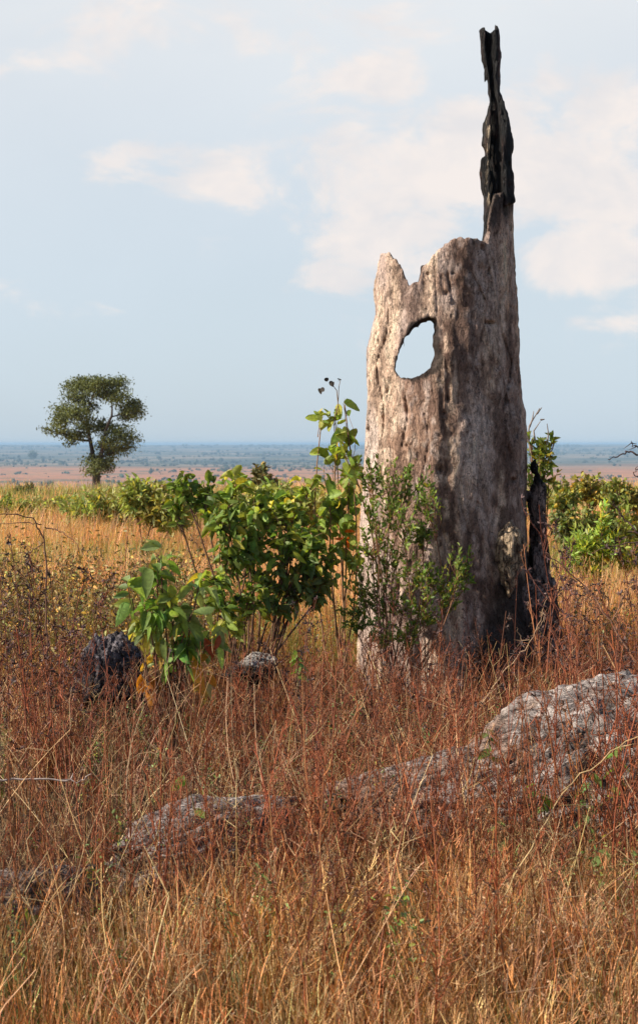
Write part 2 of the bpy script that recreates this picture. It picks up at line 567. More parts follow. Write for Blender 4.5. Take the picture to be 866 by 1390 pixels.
# raised rim right of the hole and a lip below it
bx_, bz_ = P(610, 470, 11.5)[0], P(610, 485, 11.5)[2]


def trunk_disp(p):
    ang = np.arctan2(p[:, 1] - SY, p[:, 0] - np.interp(p[:, 2], zz, cx))
    q = np.stack([np.cos(ang) * 3.2, np.sin(ang) * 3.2, p[:, 2] * .55], 1)
    d = (fbm(q, (1, 1, 1), 3, 3.) - .5) * .055
    d += (fbm(p, (8, 8, 3.0), 3, 7.) - .5) * .022
    d += (np.abs(fbm(p, (17, 17, 9), 3, 1.) - .5) - .1) * -.045 * sstep(.38, .6, fbm(p, (4, 4, 2), 2, 66.))
    d += (fbm(p, (34, 34, 16), 2, 1.) - .5) * .014
    uu = P_inv(p.astype(float))
    d -= np.exp(-((uu[:, 0] - 590 - 10 * (fbm(p, (2, 2, 2), 2, 9.) - .5)) / 15) ** 2) * .045 * (p[:, 1] < SY) * sstep(430, 520, uu[:, 1])
    n = fbm(p, (14, 14, 6), 2, 31.)
    d += sstep(.76, .80, n) * .022                           # pits
    cr = np.abs(fbm(np.stack([np.cos(ang) * 6, np.sin(ang) * 6, p[:, 2] * 1.1], 1), (1, 1, 1), 3, 45.) - .5)
    d += (1 - sstep(0, .035, cr)) * .012                    # drying cracks
    d -= np.exp(-((p[:, 0] - bx_) ** 2 / .004 + (p[:, 2] - bz_) ** 2 / .03)) * .035
    wob = fbm(np.stack([p[:, 2] * 0, p[:, 2] * 0, p[:, 2]], 1), (1, 1, 2.6), 3, 71.) - .5
    for ku, (u0, v0, v1, wd) in enumerate([(603, 520, 830, 2.0), (628, 600, 760, 1.6), (648, 345, 520, 1.5), (652, 560, 720, 1.8), (672, 640, 790, 2.2), (688, 380, 640, 1.4), (613, 350, 430, 1.6), (575, 540, 700, 1.3), (517, 400, 620, 1.3), (548, 530, 640, 1.2), (533, 620, 860, 1.5), (640, 720, 880, 2.2)]):
        uc = u0 + 26 * wob * (1 if ku % 2 else -1) + 5 * np.sin(uu[:, 1] / 23. + ku)
        d += .022 * np.exp(-((uu[:, 0] - uc) / wd) ** 2) * sstep(v0, v0 + 30, uu[:, 1]) * sstep(v1, v1 - 40, uu[:, 1]) * (p[:, 1] < SY)
    low = sstep(1.2, .1, p[:, 2])
    d -= low * (fbm(q * 1.7, (1, 1, .4), 2, 77.) - .45) * .12
    # small slot and knot holes
    for (hx, hy, a, b, dep) in [(665, 438, .035, .012, .05), (605, 399, .012, .015, .04), (614, 372, .012, .01, .03), (581, 372, .018, .01, .03),
                                (606, 543, .012, .02, .04), (601, 562, .015, .02, .04), (527, 530, .008, .02, .04), (595, 637, .02, .03, .05),
                                (552, 605, .01, .015, .03), (698, 652, .03, .015, .04), (500, 483, .02, .035, .02)]:
        c = P(hx, hy, 11.6)
        d += np.exp(-(((p[:, 0] - c[0]) / a) ** 2 + ((p[:, 2] - c[2]) / b) ** 2)) * dep * (p[:, 1] < SY)
    return d


f = displace_band(f, xs, yy, zz, trunk_disp)
Vt, Qt = surfnet(f, (xs[0], yy[0], zz[0]), H)
del f, shell, outer, rr, hole3


def trunk_color(p):
    bone = np.array([.66, .51, .385]); grey = np.array([.44, .35, .305]); brown = np.array([.27, .17, .12]); dark = np.array([.085, .052, .04])
    char = np.array([.018, .015, .014])
    ang = np.arctan2(p[:, 1] - SY, p[:, 0] - np.interp(p[:, 2], zz, cx))
    q = np.stack([np.cos(ang), np.sin(ang), p[:, 2]], 1)
    n1 = fbm(q, (3.5, 3.5, 1.3), 4, 2.)
    n2 = fbm(q, (6, 6, 2.0), 5, 12.)
    n3 = fbm(p, (20, 20, 12), 4, 22.)
    n4 = fbm(q, (2.2, 2.2, 1.6), 4, 52.)
    c = lerp(bone, grey, sstep(.35, .6, n1)[:, None])
    # warm brown rot in a band under the hole
    px = P_inv(p)
    u, v = px[:, 0], px[:, 1]
    warm = np.exp(-((u - 565) / 42) ** 2 - ((v - 640) / 110) ** 2) * 2.2 + np.exp(-((u - 600) / 40) ** 2 - ((v - 380) / 60) ** 2) * .5
    mauve = sstep(585, 610, u) * .38
    c = lerp(c, brown, np.clip(sstep(.38, .58, n3 * .6 + n2 * .4) * (warm + .22 + mauve) , 0, .9)[:, None])
    st = sstep(.50, .62, n2 * .6 + n3 * .4)
    c = lerp(c, dark, (st * .62)[:, None])
    blot = np.exp(-((u - 622) / 30) ** 2 - ((v - 480) / 48) ** 2) + np.exp(-((u - 628) / 18) ** 2 - ((v - 362) / 32) ** 2) * .9 \
        + np.exp(-((u - 600) / 14) ** 2 - ((v - 480) / 40) ** 2) * 1.1 \
        + np.exp(-((u - 600) / 22) ** 2 - ((v - 700) / 110) ** 2) * .6 + np.exp(-((u - 690) / 18) ** 2 - ((v - 600) / 80) ** 2) * .6 \
        + np.exp(-((u - 665) / 28) ** 2 - ((v - 690) / 90) ** 2) * .7 + np.exp(-((u - 640) / 26) ** 2 - ((v - 800) / 60) ** 2) * .9
    c = lerp(c, dark, np.clip(blot * sstep(.36, .62, n4 * .5 + n3 * .5) * 1.1, 0, .92)[:, None])
    pale = np.exp(-((u - 645) / 18) ** 2 - ((v - 610) / 55) ** 2) + np.exp(-((u - 505) / 12) ** 2 - ((v - 620) / 200) ** 2)
    c = lerp(c, np.array([.66, .56, .49]), np.clip(pale * sstep(.3, .6, n1) * .8, 0, .8)[:, None])
    # fire charring: base at the right, rim of the hole, inside, foot of the spire
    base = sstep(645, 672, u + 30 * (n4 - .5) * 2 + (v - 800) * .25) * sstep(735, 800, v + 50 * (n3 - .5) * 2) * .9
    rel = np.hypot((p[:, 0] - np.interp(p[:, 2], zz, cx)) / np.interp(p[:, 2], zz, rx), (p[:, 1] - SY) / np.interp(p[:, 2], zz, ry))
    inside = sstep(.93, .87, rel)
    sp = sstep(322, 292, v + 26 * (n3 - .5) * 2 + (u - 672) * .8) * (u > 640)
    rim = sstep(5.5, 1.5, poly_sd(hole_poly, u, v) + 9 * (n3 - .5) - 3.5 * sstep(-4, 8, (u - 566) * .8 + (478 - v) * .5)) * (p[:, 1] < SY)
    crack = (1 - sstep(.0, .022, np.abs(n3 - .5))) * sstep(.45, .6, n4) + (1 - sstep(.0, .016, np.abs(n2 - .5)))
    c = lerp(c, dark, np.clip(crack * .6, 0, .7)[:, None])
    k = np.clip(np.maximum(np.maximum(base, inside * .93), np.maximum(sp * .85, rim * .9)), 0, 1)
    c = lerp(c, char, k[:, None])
    return np.clip(c * (1 + (n3[:, None] - .5) * .5) * np.array([1.38, 1.28, 1.21]), 0, .8)


gs = P(600, 923, SY)
stump = empty('dead_tree_trunk', (gs[0], SY, 0), 'tall hollow dead trunk with a hole through it and a thin charred spire on top', 'dead tree')
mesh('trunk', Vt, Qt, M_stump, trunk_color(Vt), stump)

# charred spire
spR = [(655, 337), (658, 322), (663, 300), (668, 284), (676, 289), (684, 282), (693.3, 279), (692, 205), (689, 179), (683.5, 157), (678, 138), (676.5, 112), (678, 75), (674, 48), (670.6, 36.6), (669, 46), (665, 51), (658, 46)]
sp_poly = spire_L + spR
h2 = .007
xs2, yy2, zz2 = grid(P(640, 200, SY)[0], P(702, 200, SY)[0], SY - .42, SY + .16, P(0, 345, SY)[2], P(0, 30, SY)[2], h2)
X2, Z2 = np.meshgrid(xs2, zz2, indexing='ij')
s2 = poly_sd(pxz(sp_poly), X2, Z2)
s2 = s2 + (fbm(np.stack([X2, 0 * X2, Z2], -1), (45, 1, 13), 3, 25.) - .5) * .035
# middle line of the spire and its depth
zq = np.array([P(0, b, SY)[2] for b in (345, 286, 220, 179, 146, 112, 75, 40)])
mq = np.array([P(a, 200, SY)[0] for a in (672, 673, 671, 672, 671, 667, 664, 662)])
hq = np.array([.12, .11, .11, .085, .055, .045, .06, .065])
yc = np.interp(zz2, zq[::1][np.argsort(zq)], np.array([-.16, -.16, -.14, -.13, -.12, -.11, -.10, -.09])[np.argsort(zq)]) + SY
mx = np.interp(zz2, np.sort(zq), mq[np.argsort(zq)]); hh = np.interp(zz2, np.sort(zq), hq[np.argsort(zq)])
el = np.sqrt(((xs2[:, None] - mx) / hh)[:, None, :] ** 2 * .55 + ((yy2[:, None] - yc) / (hh * .85 + .01))[None] ** 2) - 1
el = el * hh[None, None, :] * .85
# hollow groove towards the viewer's left, leaving a curved shell
gr = np.sqrt(((xs2[:, None] - (mx - .02)) / (hh * .42))[:, None, :] ** 2 + ((yy2[:, None] - (yc - hh * .95)) / (hh * .8))[None] ** 2) - 1
gr = gr * hh[None, None, :] * .5
ff = smax(el, s2[:, None, :] * np.ones((1, len(yy2), 1)), .015)
ff = smax(ff, -gr, .01).astype(np.float32)


def sp_disp(p):
    d = (fbm(p, (12, 12, 5), 3, 3.) - .5) * .03 + (fbm(p, (40, 40, 10), 2, 5.) - .5) * .02
    return d


ff = displace_band(ff, xs2, yy2, zz2, sp_disp, .06)
Vs, Qs = surfnet(ff, (xs2[0], yy2[0], zz2[0]), h2)
uv = P_inv(Vs)
n = fbm(Vs, (30, 30, 7), 3, 9.); n5 = fbm(Vs, (60, 60, 12), 2, 19.)
cs = lerp(np.array([.014, .012, .011]), np.array([.05, .028, .022]), sstep(.45, .75, n)[:, None])
pale = np.exp(-((uv[:, 0] - 666) / 4.5) ** 2) * sstep(150, 175, uv[:, 1]) * sstep(285, 262, uv[:, 1]) * sstep(.48, .56, n5)
cs = lerp(cs, np.array([.60, .45, .30]), np.clip(pale * 1.6, 0, .95)[:, None])
redd = sstep(674, 678, uv[:, 0]) * sstep(125, 105, uv[:, 1]) * .7
cs = lerp(cs, np.array([.16, .09, .075]), redd[:, None])
mesh('charred_spire', Vs, Qs, M_char, cs, stump)


# side stem at the right and the bark lump
def col_sdf(tab, name, h, y_c, depth, disp, colf, mat, polyp=None):
    pass


ss_poly = [(716, 622), (720, 625), (724, 620), (729, 628), (732, 624), (733, 650), (738, 660), (739, 690), (740, 720), (742, 760), (746, 800), (748, 840), (752, 870), (757, 905), (768, 1000),
           (680, 1000), (690, 900), (697, 830), (703, 790), (716, 772), (719, 740), (719, 700), (716, 680), (711, 673), (712, 664), (718, 668), (720, 655), (717, 640)]
h3 = .0095
xs3, yy3, zz3 = grid(P(670, 900, SY)[0], P(785, 900, SY)[0], SY - .42, SY + .30, -.12, P(0, 612, SY)[2], h3)
X3, Z3 = np.meshgrid(xs3, zz3, indexing='ij')
s3 = poly_sd(pxz(ss_poly), X3, Z3)
zq = np.array([P(0, b, SY)[2] for b in (1000, 900, 820, 760, 680, 650, 620)])
mc = np.array([P(a, 800, SY)[0] for a in (722, 722, 722, 730, 728, 726, 724)])
dq = np.array([.40, .32, .28, .19, .14, .12, .11])
o = np.argsort(zq)
mc3 = np.interp(zz3, zq[o], mc[o]); d3 = np.interp(zz3, zq[o], dq[o])
e3 = (np.sqrt((np.abs(xs3[:, None] - mc3) / (d3 * 1.25))[:, None, :] ** 2 + ((yy3[:, None] - (SY - .05)) / d3)[None] ** 2) - 1) * d3[None, None, :]
f3 = smax(e3, s3[:, None, :] * np.ones((1, len(yy3), 1)), .02).astype(np.float32)


def ss_disp(p):
    q = p.copy()
    r = np.abs(fbm(q, (13, 13, 3.0), 3, 4.) - .5) * 2
    d = -(1 - sstep(0, .35, r)) * -.035 + (fbm(p, (35, 35, 14), 2, 8.) - .5) * .03 + (fbm(p, (5, 5, 3), 2, 18.) - .5) * .05
    return d


f3 = displace_band(f3 + (.008 - .03 * sstep(P(0, 745, SY)[2], P(0, 800, SY)[2], zz3))[None, None, :].astype(np.float32), xs3, yy3, zz3, ss_disp, .10)
V3, Q3 = surfnet(f3, (xs3[0], yy3[0], zz3[0]), h3)
uv = P_inv(V3); n = fbm(V3, (18, 18, 8), 3, 41.); n5 = fbm(V3, (40, 40, 15), 3, 43.)
c3 = lerp(np.array([.09, .065, .055]), np.array([.27, .20, .17]), sstep(.4, .66, n)[:, None])
c3 = np.array([1.35, 1.3, 1.3]) * c3
c3 = lerp(c3, np.array([.014, .012, .012]), np.clip(sstep(668, 650, uv[:, 1] + 14 * (n5 - .5)) + sstep(.58, .72, n5) * .6, 0, 1)[:, None])
mesh('side_stem', V3, Q3, M_bark, c3, stump)

lump_poly = [(675, 722), (685, 713), (694, 711), (703, 718), (710, 730), (712, 748), (706, 765), (702, 775), (697, 800), (689, 812), (684, 806), (682, 790), (676, 775), (670, 758), (671, 738)]
hl = .0085
YL = SY - .44
xs4, yy4, zz4 = grid(P(660, 800, YL)[0], P(724, 800, YL)[0], YL - .25, YL + .3, P(0, 830, YL)[2], P(0, 700, YL)[2], hl)
X4, Z4 = np.meshgrid(xs4, zz4, indexing='ij')
s4 = poly_sd(pxz(lump_poly, YL), X4, Z4)
# rounded: thicker where far from the outline
dep = .05 + np.sqrt(np.clip(-s4, 0, .2) * .22)
f4 = smax(s4[:, None, :] * np.ones((1, len(yy4), 1)), (np.abs(yy4[None, :, None] - (YL + .03)) - dep[:, None, :]) * .75, .02).astype(np.float32)
f4 = displace_band(f4, xs4, yy4, zz4, lambda p: (fbm(p, (26, 26, 9), 3, 2.) - .5) * .07 + (fbm(p, (60, 60, 40), 2, 3.) - .5) * .02, .06)
V4, Q4 = surfnet(f4, (xs4[0], yy4[0], zz4[0]), hl)
n = fbm(V4, (38, 38, 12), 3, 1.)
c4 = lerp(np.array([.16, .10, .065]), np.array([.58, .42, .27]), sstep(.3, .55, n)[:, None])
bl = mesh('bark_lump', V4, Q4, M_bark, c4, stump)


# ------------------------------------------------------------------ fallen logs and rocks
def log(name, label, cens, rads, hollow=False, seed=0., tone=1.0, pink=0.0):
    """rugged weathered log along centre points (world), with broken ends"""
    cens = np.asarray(cens, float)
    k = 150
    s = np.linspace(0, 1, len(cens))
    L = np.linalg.norm(np.diff(cens, axis=0), axis=1).sum()
    n = int(L / .011)
    t = np.linspace(0, 1, n)
    c = np.stack([np.interp(t, s, cens[:, i]) for i in range(3)], 1)
    w = 9
    cpad = np.pad(c, ((w * 3, w * 3), (0, 0)), 'edge')
    ker = np.ones(w * 6 + 1) / (w * 6 + 1)
    c = np.stack([np.convolve(cpad[:, i], ker, 'valid') for i in range(3)], 1)
    r = np.interp(t, s, rads)
    tn = unit(np.gradient(c, axis=0))
    u = unit(np.cross(tn, [0, 0, 1.0])); v = np.cross(u, tn)
    a = np.arange(k) / k * 2 * math.pi
    A, T = np.meshgrid(a, t)
    q = np.stack([np.cos(A) * 2, np.sin(A) * 2, T * L * 2.2], -1)
    rid = np.abs(fbm(q * np.array([4.0, 4.0, 2.2]), (1, 1, 1), 4, seed) - .5) * 2
    big = fbm(q, (.9, .9, .8), 3, seed + 5) - .5
    fine = fbm(q * np.array([9, 9, 7]), (1, 1, 1), 3, seed + 9) - .5
    rr_ = r[:, None] * (1 + .42 * big - .10 * (1 - sstep(0, .30, rid)) + .11 * fine + .045 * (fbm(q * np.array([22, 22, 16]), (1, 1, 1), 2, seed + 13) - .5))
    ends = fbm(np.stack([np.cos(A) * 3, np.sin(A) * 3, 0 * A], -1), (1, 1, 1), 2, seed + 3)
    cc = c[:, None] + (np.cos(A)[..., None] * u[:, None] + np.sin(A)[..., None] * v[:, None]) * rr_[..., None]
    shift = (ends - .5) * .22
    fall0 = np.clip(1 - T * L / .25, 0, 1); fall1 = np.clip(1 - (1 - T) * L / .25, 0, 1)
    cc += tn[:, None] * (shift * fall0 + shift * fall1)[..., None]
    # end surfaces (rings going inwards)
    rings = [cc]
    col_r = [np.zeros(cc.shape[:2])]
    for end, sgn in ((0, 1), (-1, -1)):
        out = []
        for f_, dpt in ((.93, .004), (.86, .03 if hollow else .0), (.72, .16 if hollow else .02), (.4, .4 if hollow else .0), (.02, .45 if hollow else .01)):
            ring = c[end] + (cc[end] - c[end]) * f_ + tn[end] * sgn * dpt
            out.append(ring[None])
        rings.append(np.concatenate(out)[::(1 if end == -1 else -1)]); col_r.append(np.ones((5, k)))
    Vv = np.concatenate([rings[1], rings[0], rings[2]]); E = np.concatenate([col_r[1], col_r[0], col_r[2]])
    m = Vv.shape[0]
    Vv = Vv.reshape(-1, 3)
    i, j = np.meshgrid(np.arange(m - 1), np.arange(k), indexing='ij')
    a_ = (i * k + j).ravel(); b_ = (i * k + (j + 1) % k).ravel()
    Q = np.stack([a_, b_, b_ + k, a_ + k], 1)[:, ::-1]
    nn = fbm(Vv, (14, 14, 14), 4, seed + 2); n2 = fbm(Vv, (4, 4, 4), 3, seed + 8)
    C = lerp(np.array([.30, .24, .21]), np.array([.56, .47, .41]), sstep(.36, .6, nn)[:, None])
    C = lerp(C, np.array([.36, .22, .15]), (sstep(.45, .65, n2) * (.35 + pink))[:, None])
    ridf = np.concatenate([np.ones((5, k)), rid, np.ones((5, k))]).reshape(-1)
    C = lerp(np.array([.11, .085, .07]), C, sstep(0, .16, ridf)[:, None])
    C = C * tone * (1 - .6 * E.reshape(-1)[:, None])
    mid = cens.mean(0)
    o = empty(name, (mid[0], mid[1], 0), label, 'fallen log', 'pieces of a fallen trunk in the grass')
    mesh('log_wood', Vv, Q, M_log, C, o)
    return o


def LP(px, top, Y, R):
    """centre of a log whose upper edge shows at (px, top)"""
    p = P(px, top, Y)
    return p - np.array([0, 0, R])


log('fallen_log', 'thick weathered grey fallen trunk in the grass at the right edge', [LP(1130, 905, 7.4, .50), LP(990, 905, 7.2, .52), LP(866, 915, 7.0, .50), LP(790, 925, 6.95, .48), LP(715, 962, 6.85, .42), LP(640, 1010, 6.75, .30), LP(545, 1038, 6.7, .23), LP(440, 1066, 6.6, .19)],
    [.40, .52, .50, .48, .41, .29, .22, .18], hollow=True, seed=1., pink=.5)
log('fallen_log', 'grey cracked log rising out of the red stems at lower left of centre', [LP(425, 1070, 6.5, .16), LP(345, 1078, 6.35, .18), LP(270, 1088, 6.2, .22), LP(210, 1114, 6.05, .19), LP(158, 1142, 5.95, .14)],
    [.13, .17, .22, .19, .12], seed=21.)
log('fallen_log', 'low dark log end lying in the bottom left corner', [LP(150, 1160, 5.7, .10), LP(105, 1172, 5.6, .15), LP(40, 1182, 5.5, .20), LP(-60, 1186, 5.4, .22)],
    [.09, .15, .20, .22], hollow=True, seed=41., tone=.75)


def rock(name, label, cx_, top, Y, sx, sy, sz, c0, c1, seed, sink=.25):
    n = 90
    th, ph = np.meshgrid(np.linspace(.001, math.pi - .001, n), np.arange(2 * n) / (2 * n) * 2 * math.pi, indexing='ij')
    d = np.stack([np.sin(th) * np.cos(ph), np.sin(th) * np.sin(ph), np.cos(th)], -1)
    rg = np.random.default_rng(int(seed * 10))
    pl_ = unit(rg.normal(size=(22, 3)))
    hp_ = rg.uniform(.72, 1.0, 22)
    r = np.min(np.where(d @ pl_.T > .05, hp_ / np.maximum(d @ pl_.T, .05), 9), -1)
    r = np.minimum(r, 1.5) * .95 + .35 * (fbm(d, (1.6, 1.6, 1.6), 2, seed) - .5) - .08 * (1 - sstep(0, .2, np.abs(fbm(d, (4, 4, 4), 2, seed + 4) - .5) * 2)) + .09 * (fbm(d, (16, 16, 16), 3, seed + 6) - .5)
    top_p = P(cx_, top, Y)
    V = d * r[..., None] * np.array([sx, sy, sz]) + np.array([top_p[0], Y, top_p[2] - sz * .95])
    V = V.reshape(-1, 3)
    k = 2 * n
    i, j = np.meshgrid(np.arange(n - 1), np.arange(k), indexing='ij')
    a_ = (i * k + j).ravel(); b_ = (i * k + (j + 1) % k).ravel()
    Q = np.stack([a_, a_ + k, b_ + k, b_], 1)
    nn = fbm(V, (9, 9, 9), 4, seed)
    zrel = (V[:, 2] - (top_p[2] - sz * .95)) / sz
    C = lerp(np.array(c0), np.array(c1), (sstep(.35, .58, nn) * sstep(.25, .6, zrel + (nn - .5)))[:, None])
    o = mesh(name, V, Q, M_rock, C)
    return tagp(o, label, 'rock', 'rocks among the grass')


rock('boulder', 'dark grey boulder behind the leafy sapling at the left', 152, 852, 9.9, .26, .3, .38, (.05, .042, .045), (.20, .17, .175), 2.)
rock('boulder', 'pale topped rock between the leafy sapling and the dead trunk', 346, 884, 10.2, .15, .2, .12, (.05, .04, .035), (.60, .52, .44), 8.)
rock('boulder', 'small dark rock directly behind the yellowing leaves of the sapling', 238, 880, 10.1, .10, .14, .22, (.03, .025, .025), (.14, .11, .10), 12.)


# ------------------------------------------------------------------ shrubs
def shrub(name, label, cat, base, blobs, leaf, cols, twigc=(.16, .08, .045), group=None, stems=None, rad=.008, dirup=.2, leaf_mat=None, part='foliage', ratio=.5, shape='oval',
          droop=.3, fold=.3, per=9, ysc=1.0, yel=.12, var=.25, hang=0.0, extra=None, mult=1.0, grow=1.0):
    """blobs: (px, py, rx, ry, Y, leaf count[, colour index])"""
    bz = float(gz(base[0], base[1]))
    o = empty(name, (base[0], base[1], bz), label, cat, group)
    gs_, gl = G(), G()
    b0 = np.array([base[0], base[1], bz])
    for bl in blobs:
        px, py, rx_, ry_, Y, n = bl[:6]
        n = int(n * mult); rx_ *= grow; ry_ *= grow
        ci = bl[6] if len(bl) > 6 else 0
        c = P(px, py, Y)
        R_ = np.array([rx_ * Y / F, (rx_ + ry_) * .5 * Y / F * ysc, ry_ * Y / F])
        root = b0 + rng.normal(size=3) * np.array([.05, .05, 0])
        low = c - np.array([0, 0, R_[2] * .6])
        main = curve(root, low, 7, jit=.05)
        gs_.tube(main, np.linspace(rad, rad * .55, 7), np.array(twigc) * rng.uniform(.8, 1.2), 5)
        nt_ = max(3, int(n / per))
        P_, D_ = [], []
        for i in range(nt_):
            e = c + unit(rng.normal(size=3)) * R_ * rng.uniform(.45, 1.0)
            s0 = lerp(main[-2], c, rng.uniform(0, .8)) + rng.normal(size=3) * R_ * .12
            tw = curve(s0, e, 6, jit=.08)
            gs_.tube(tw, np.linspace(rad * .45, rad * .15, 6), np.array(twigc) * rng.uniform(.7, 1.3), 3)
            m = int(np.ceil(n / nt_))
            tt = rng.uniform(.25, 1.0, m) ** .8
            pos = np.stack([np.interp(tt, np.linspace(0, 1, 6), tw[:, k_]) for k_ in range(3)], 1)
            td = unit(e - s0)
            dd = unit(td * .6 + rng.normal(size=(m, 3)) * .7 + np.array([0, 0, dirup - hang]))
            P_.append(pos); D_.append(dd)
        pos = np.concatenate(P_); dd = np.concatenate(D_); m = len(pos)
        leaves(gl, pos, dd, leaf * rng.uniform(.55, 1.25, m), greens(m, cols[ci], var, yel), ratio, shape, fold, droop, flat=.5)
    gs_.build('stem', M_twig, o)
    gl.build(part, leaf_mat or M_leaf, o)
    if extra:
        extra(o, b0)
    return o


GR = (.17, .235, .045); GR2 = (.31, .37, .08); DK = (.05, .10, .025); OLV = (.22, .22, .055); YO = (.55, .30, .05); RD = (.40, .08, .03); PG = (.26, .34, .09)


def withered(specs, leaf, name='withered_leaves', label=None):
    def fn(o, b0):
        g = G()
        for (px, py, r, Y, n, col) in specs:
            pos = np.array([P(px + rng.normal() * r, py + rng.normal() * r, Y + rng.normal() * .05) for _ in range(n)])
            d = unit(rng.normal(size=(n, 3)) * .4 + np.array([0, 0, -1]))
            leaves(g, pos, d, leaf * rng.uniform(.6, 1.1, n), greens(n, col, .2, 0), .45, 'oval', .4, .3)
        w = g.build(name, M_leaf, o)
        if label: w['label'] = label
    return fn


YA = 9.0
pA = P(235, 1000, YA)
shrub('leafy_sapling', 'sapling with large drooping broad leaves, yellowing low down, standing left among red stems', 'sapling', (pA[0], YA),
      [(180, 795, 20, 30, 9.0, 7, 1), (215, 770, 34, 26, 9.0, 13), (232, 808, 30, 30, 8.95, 14), (255, 845, 28, 30, 9.0, 11), (208, 850, 24, 34, 9.0, 11, 1), (284, 850, 24, 30, 9.1, 12, 1),
       (216, 745, 14, 14, 9.0, 4, 1), (210, 890, 14, 28, 9.0, 5, 1), (270, 785, 20, 20, 9.1, 7, 1), (200, 815, 22, 30, 8.9, 11), (235, 870, 30, 26, 8.9, 12), (190, 840, 18, 24, 9, 7, 1), (262, 815, 26, 26, 8.95, 10, 1)],
      .115, [(.17, .26, .055), (.30, .37, .12)], rad=.007, hang=.55, dirup=0, ratio=.52, shape='oval', droop=.5, fold=.8, per=4, yel=.08, mult=1.35,
      extra=withered([(262, 905, 16, 9.0, 7, YO), (200, 925, 8, 9.0, 4, (.65, .28, .04)), (285, 870, 8, 9.0, 3, RD), (275, 925, 10, 9.0, 4, (.40, .30, .10)), (232, 880, 12, 9.0, 4, (.5, .3, .06))], .13))
YB = 10.6
pB = P(330, 900, YB)
shrub('broadleaf_shrub', 'spreading green shrub of curled broad leaves in the middle left of the dead trunk', 'shrub', (pB[0], YB),
      [(250, 652, 20, 16, 10.8, 26), (278, 668, 22, 20, 10.8, 28), (315, 650, 22, 12, 11.0, 26, 1), (300, 700, 26, 24, 10.6, 36), (330, 690, 26, 24, 10.8, 38, 1), (360, 690, 28, 20, 11.0, 38, 1),
       (395, 690, 28, 20, 11.0, 40, 1), (310, 745, 24, 26, 10.5, 28), (290, 775, 20, 24, 10.4, 20, 1), (340, 735, 26, 24, 10.7, 38), (420, 705, 26, 22, 11.0, 36, 1), (385, 735, 34, 26, 10.8, 50),
       (430, 745, 28, 26, 10.8, 46), (340, 800, 24, 30, 10.5, 28), (320, 840, 22, 24, 10.4, 18, 1), (240, 680, 12, 14, 10.8, 12), (390, 780, 38, 26, 10.8, 60, 2), (435, 790, 26, 26, 10.8, 36, 2), (350, 668, 30, 14, 11.1, 30, 1), (400, 672, 34, 14, 11.2, 34, 1), (445, 690, 22, 20, 11.2, 30, 1), (300, 810, 20, 22, 10.3, 18), (420, 655, 20, 10, 11.2, 12, 1),
       (375, 815, 26, 20, 10.7, 26, 2), (345, 770, 24, 24, 10.9, 26, 2)],
      .078, [GR, GR2, (.15, .19, .055)], rad=.009, hang=.1, ratio=.55, shape='round', droop=.6, fold=.9, per=6, yel=.07, mult=2.7, grow=1.25)
YC = 11.2
pC = P(470, 900, YC)
shrub('tall_leafy_shoot', 'tall upright shoot with bright round leaves touching the left side of the dead trunk', 'shrub', (pC[0], YC),
      [(436, 567, 11, 14, 11.2, 10), (455, 560, 13, 12, 11.2, 11), (466, 590, 16, 18, 11.2, 18), (455, 612, 18, 16, 11.2, 20), (474, 640, 18, 24, 11.2, 28), (466, 680, 18, 24, 11.2, 26, 1), (470, 720, 20, 24, 11.1, 26),
       (450, 655, 14, 18, 11.2, 12, 1), (478, 760, 16, 24, 11.1, 18), (468, 545, 8, 8, 11.2, 3, 1)],
      .095, [GR2, GR], rad=.007, ratio=.6, shape='round', droop=.3, fold=.4, per=4, twigc=(.30, .16, .08), yel=.03, mult=1.2)
o = bpy.context.scene.objects.get('tall_leafy_shoot')
g = G()
g.tube(np.array([P(452, 575, 11.2), P(459, 550, 11.2), P(457, 530, 11.2), P(448, 518, 11.2)]), [.005, .004, .003, .002], (.3, .2, .12), 4)
g.tube(np.array([P(459, 545, 11.2), P(460, 525, 11.2), P(462, 516, 11.2)]), [.003, .0025, .002], (.3, .2, .12), 4)
g.build('flower_stalk', M_twig, o)
for (a_, b_) in [(436, 526), (441, 517), (448, 517), (453, 518), (460, 517), (463, 515), (433, 527)]:
    g = G()
    leaves(g, np.array([P(a_, b_, 11.2)]), rng.normal(size=(1, 3)), np.array([.035]), np.array([[.05, .04, .03]]), .8, 'round')
    g.build('seed_pod', M_twig, o)
g = G()
leaves(g, np.array([P(468, 722, 11.0), P(473, 728, 11.0), P(466, 730, 11.0)]), np.array([[1, 0, .3], [0, 0, -1], [-1, 0, 0.]]), np.array([.07, .07, .06]), np.array([[.75, .14, .02]] * 3), .6, 'round')
g.build('orange_leaf', M_leaf, o)

YD = 11.0
pD = P(535, 905, YD)
sm = [(500, 640, 22, 20), (530, 650, 24, 26), (560, 650, 22, 22), (580, 672, 20, 22), (515, 690, 26, 26), (548, 700, 26, 26), (575, 715, 20, 22), (505, 730, 22, 26), (535, 750, 28, 28), (560, 770, 24, 24), (590, 780, 20, 26), (622, 765, 11, 26),
      (608, 800, 18, 18), (490, 780, 20, 28), (515, 805, 26, 24), (545, 815, 24, 24), (580, 825, 22, 20), (520, 850, 26, 22), (480, 830, 18, 24), (555, 860, 20, 22), (635, 770, 9, 26)]
shrub('small_leaved_shrub', 'bush of small green leaves on thin red stems in front of the dead trunk', 'shrub', (pD[0], YD),
      [(a_, b_, c_, d_, YD - .05 + .1 * math.sin(i), 66 if c_ > 15 else 44, i % 2) for i, (a_, b_, c_, d_) in enumerate(sm)],
      .038, [(.15, .21, .045), (.25, .32, .085)], rad=.006, ratio=.42, shape='oval', droop=.1, fold=.3, per=10, dirup=.6, twigc=(.26, .12, .06), ysc=.6, yel=.08, mult=3.4, grow=1.35)

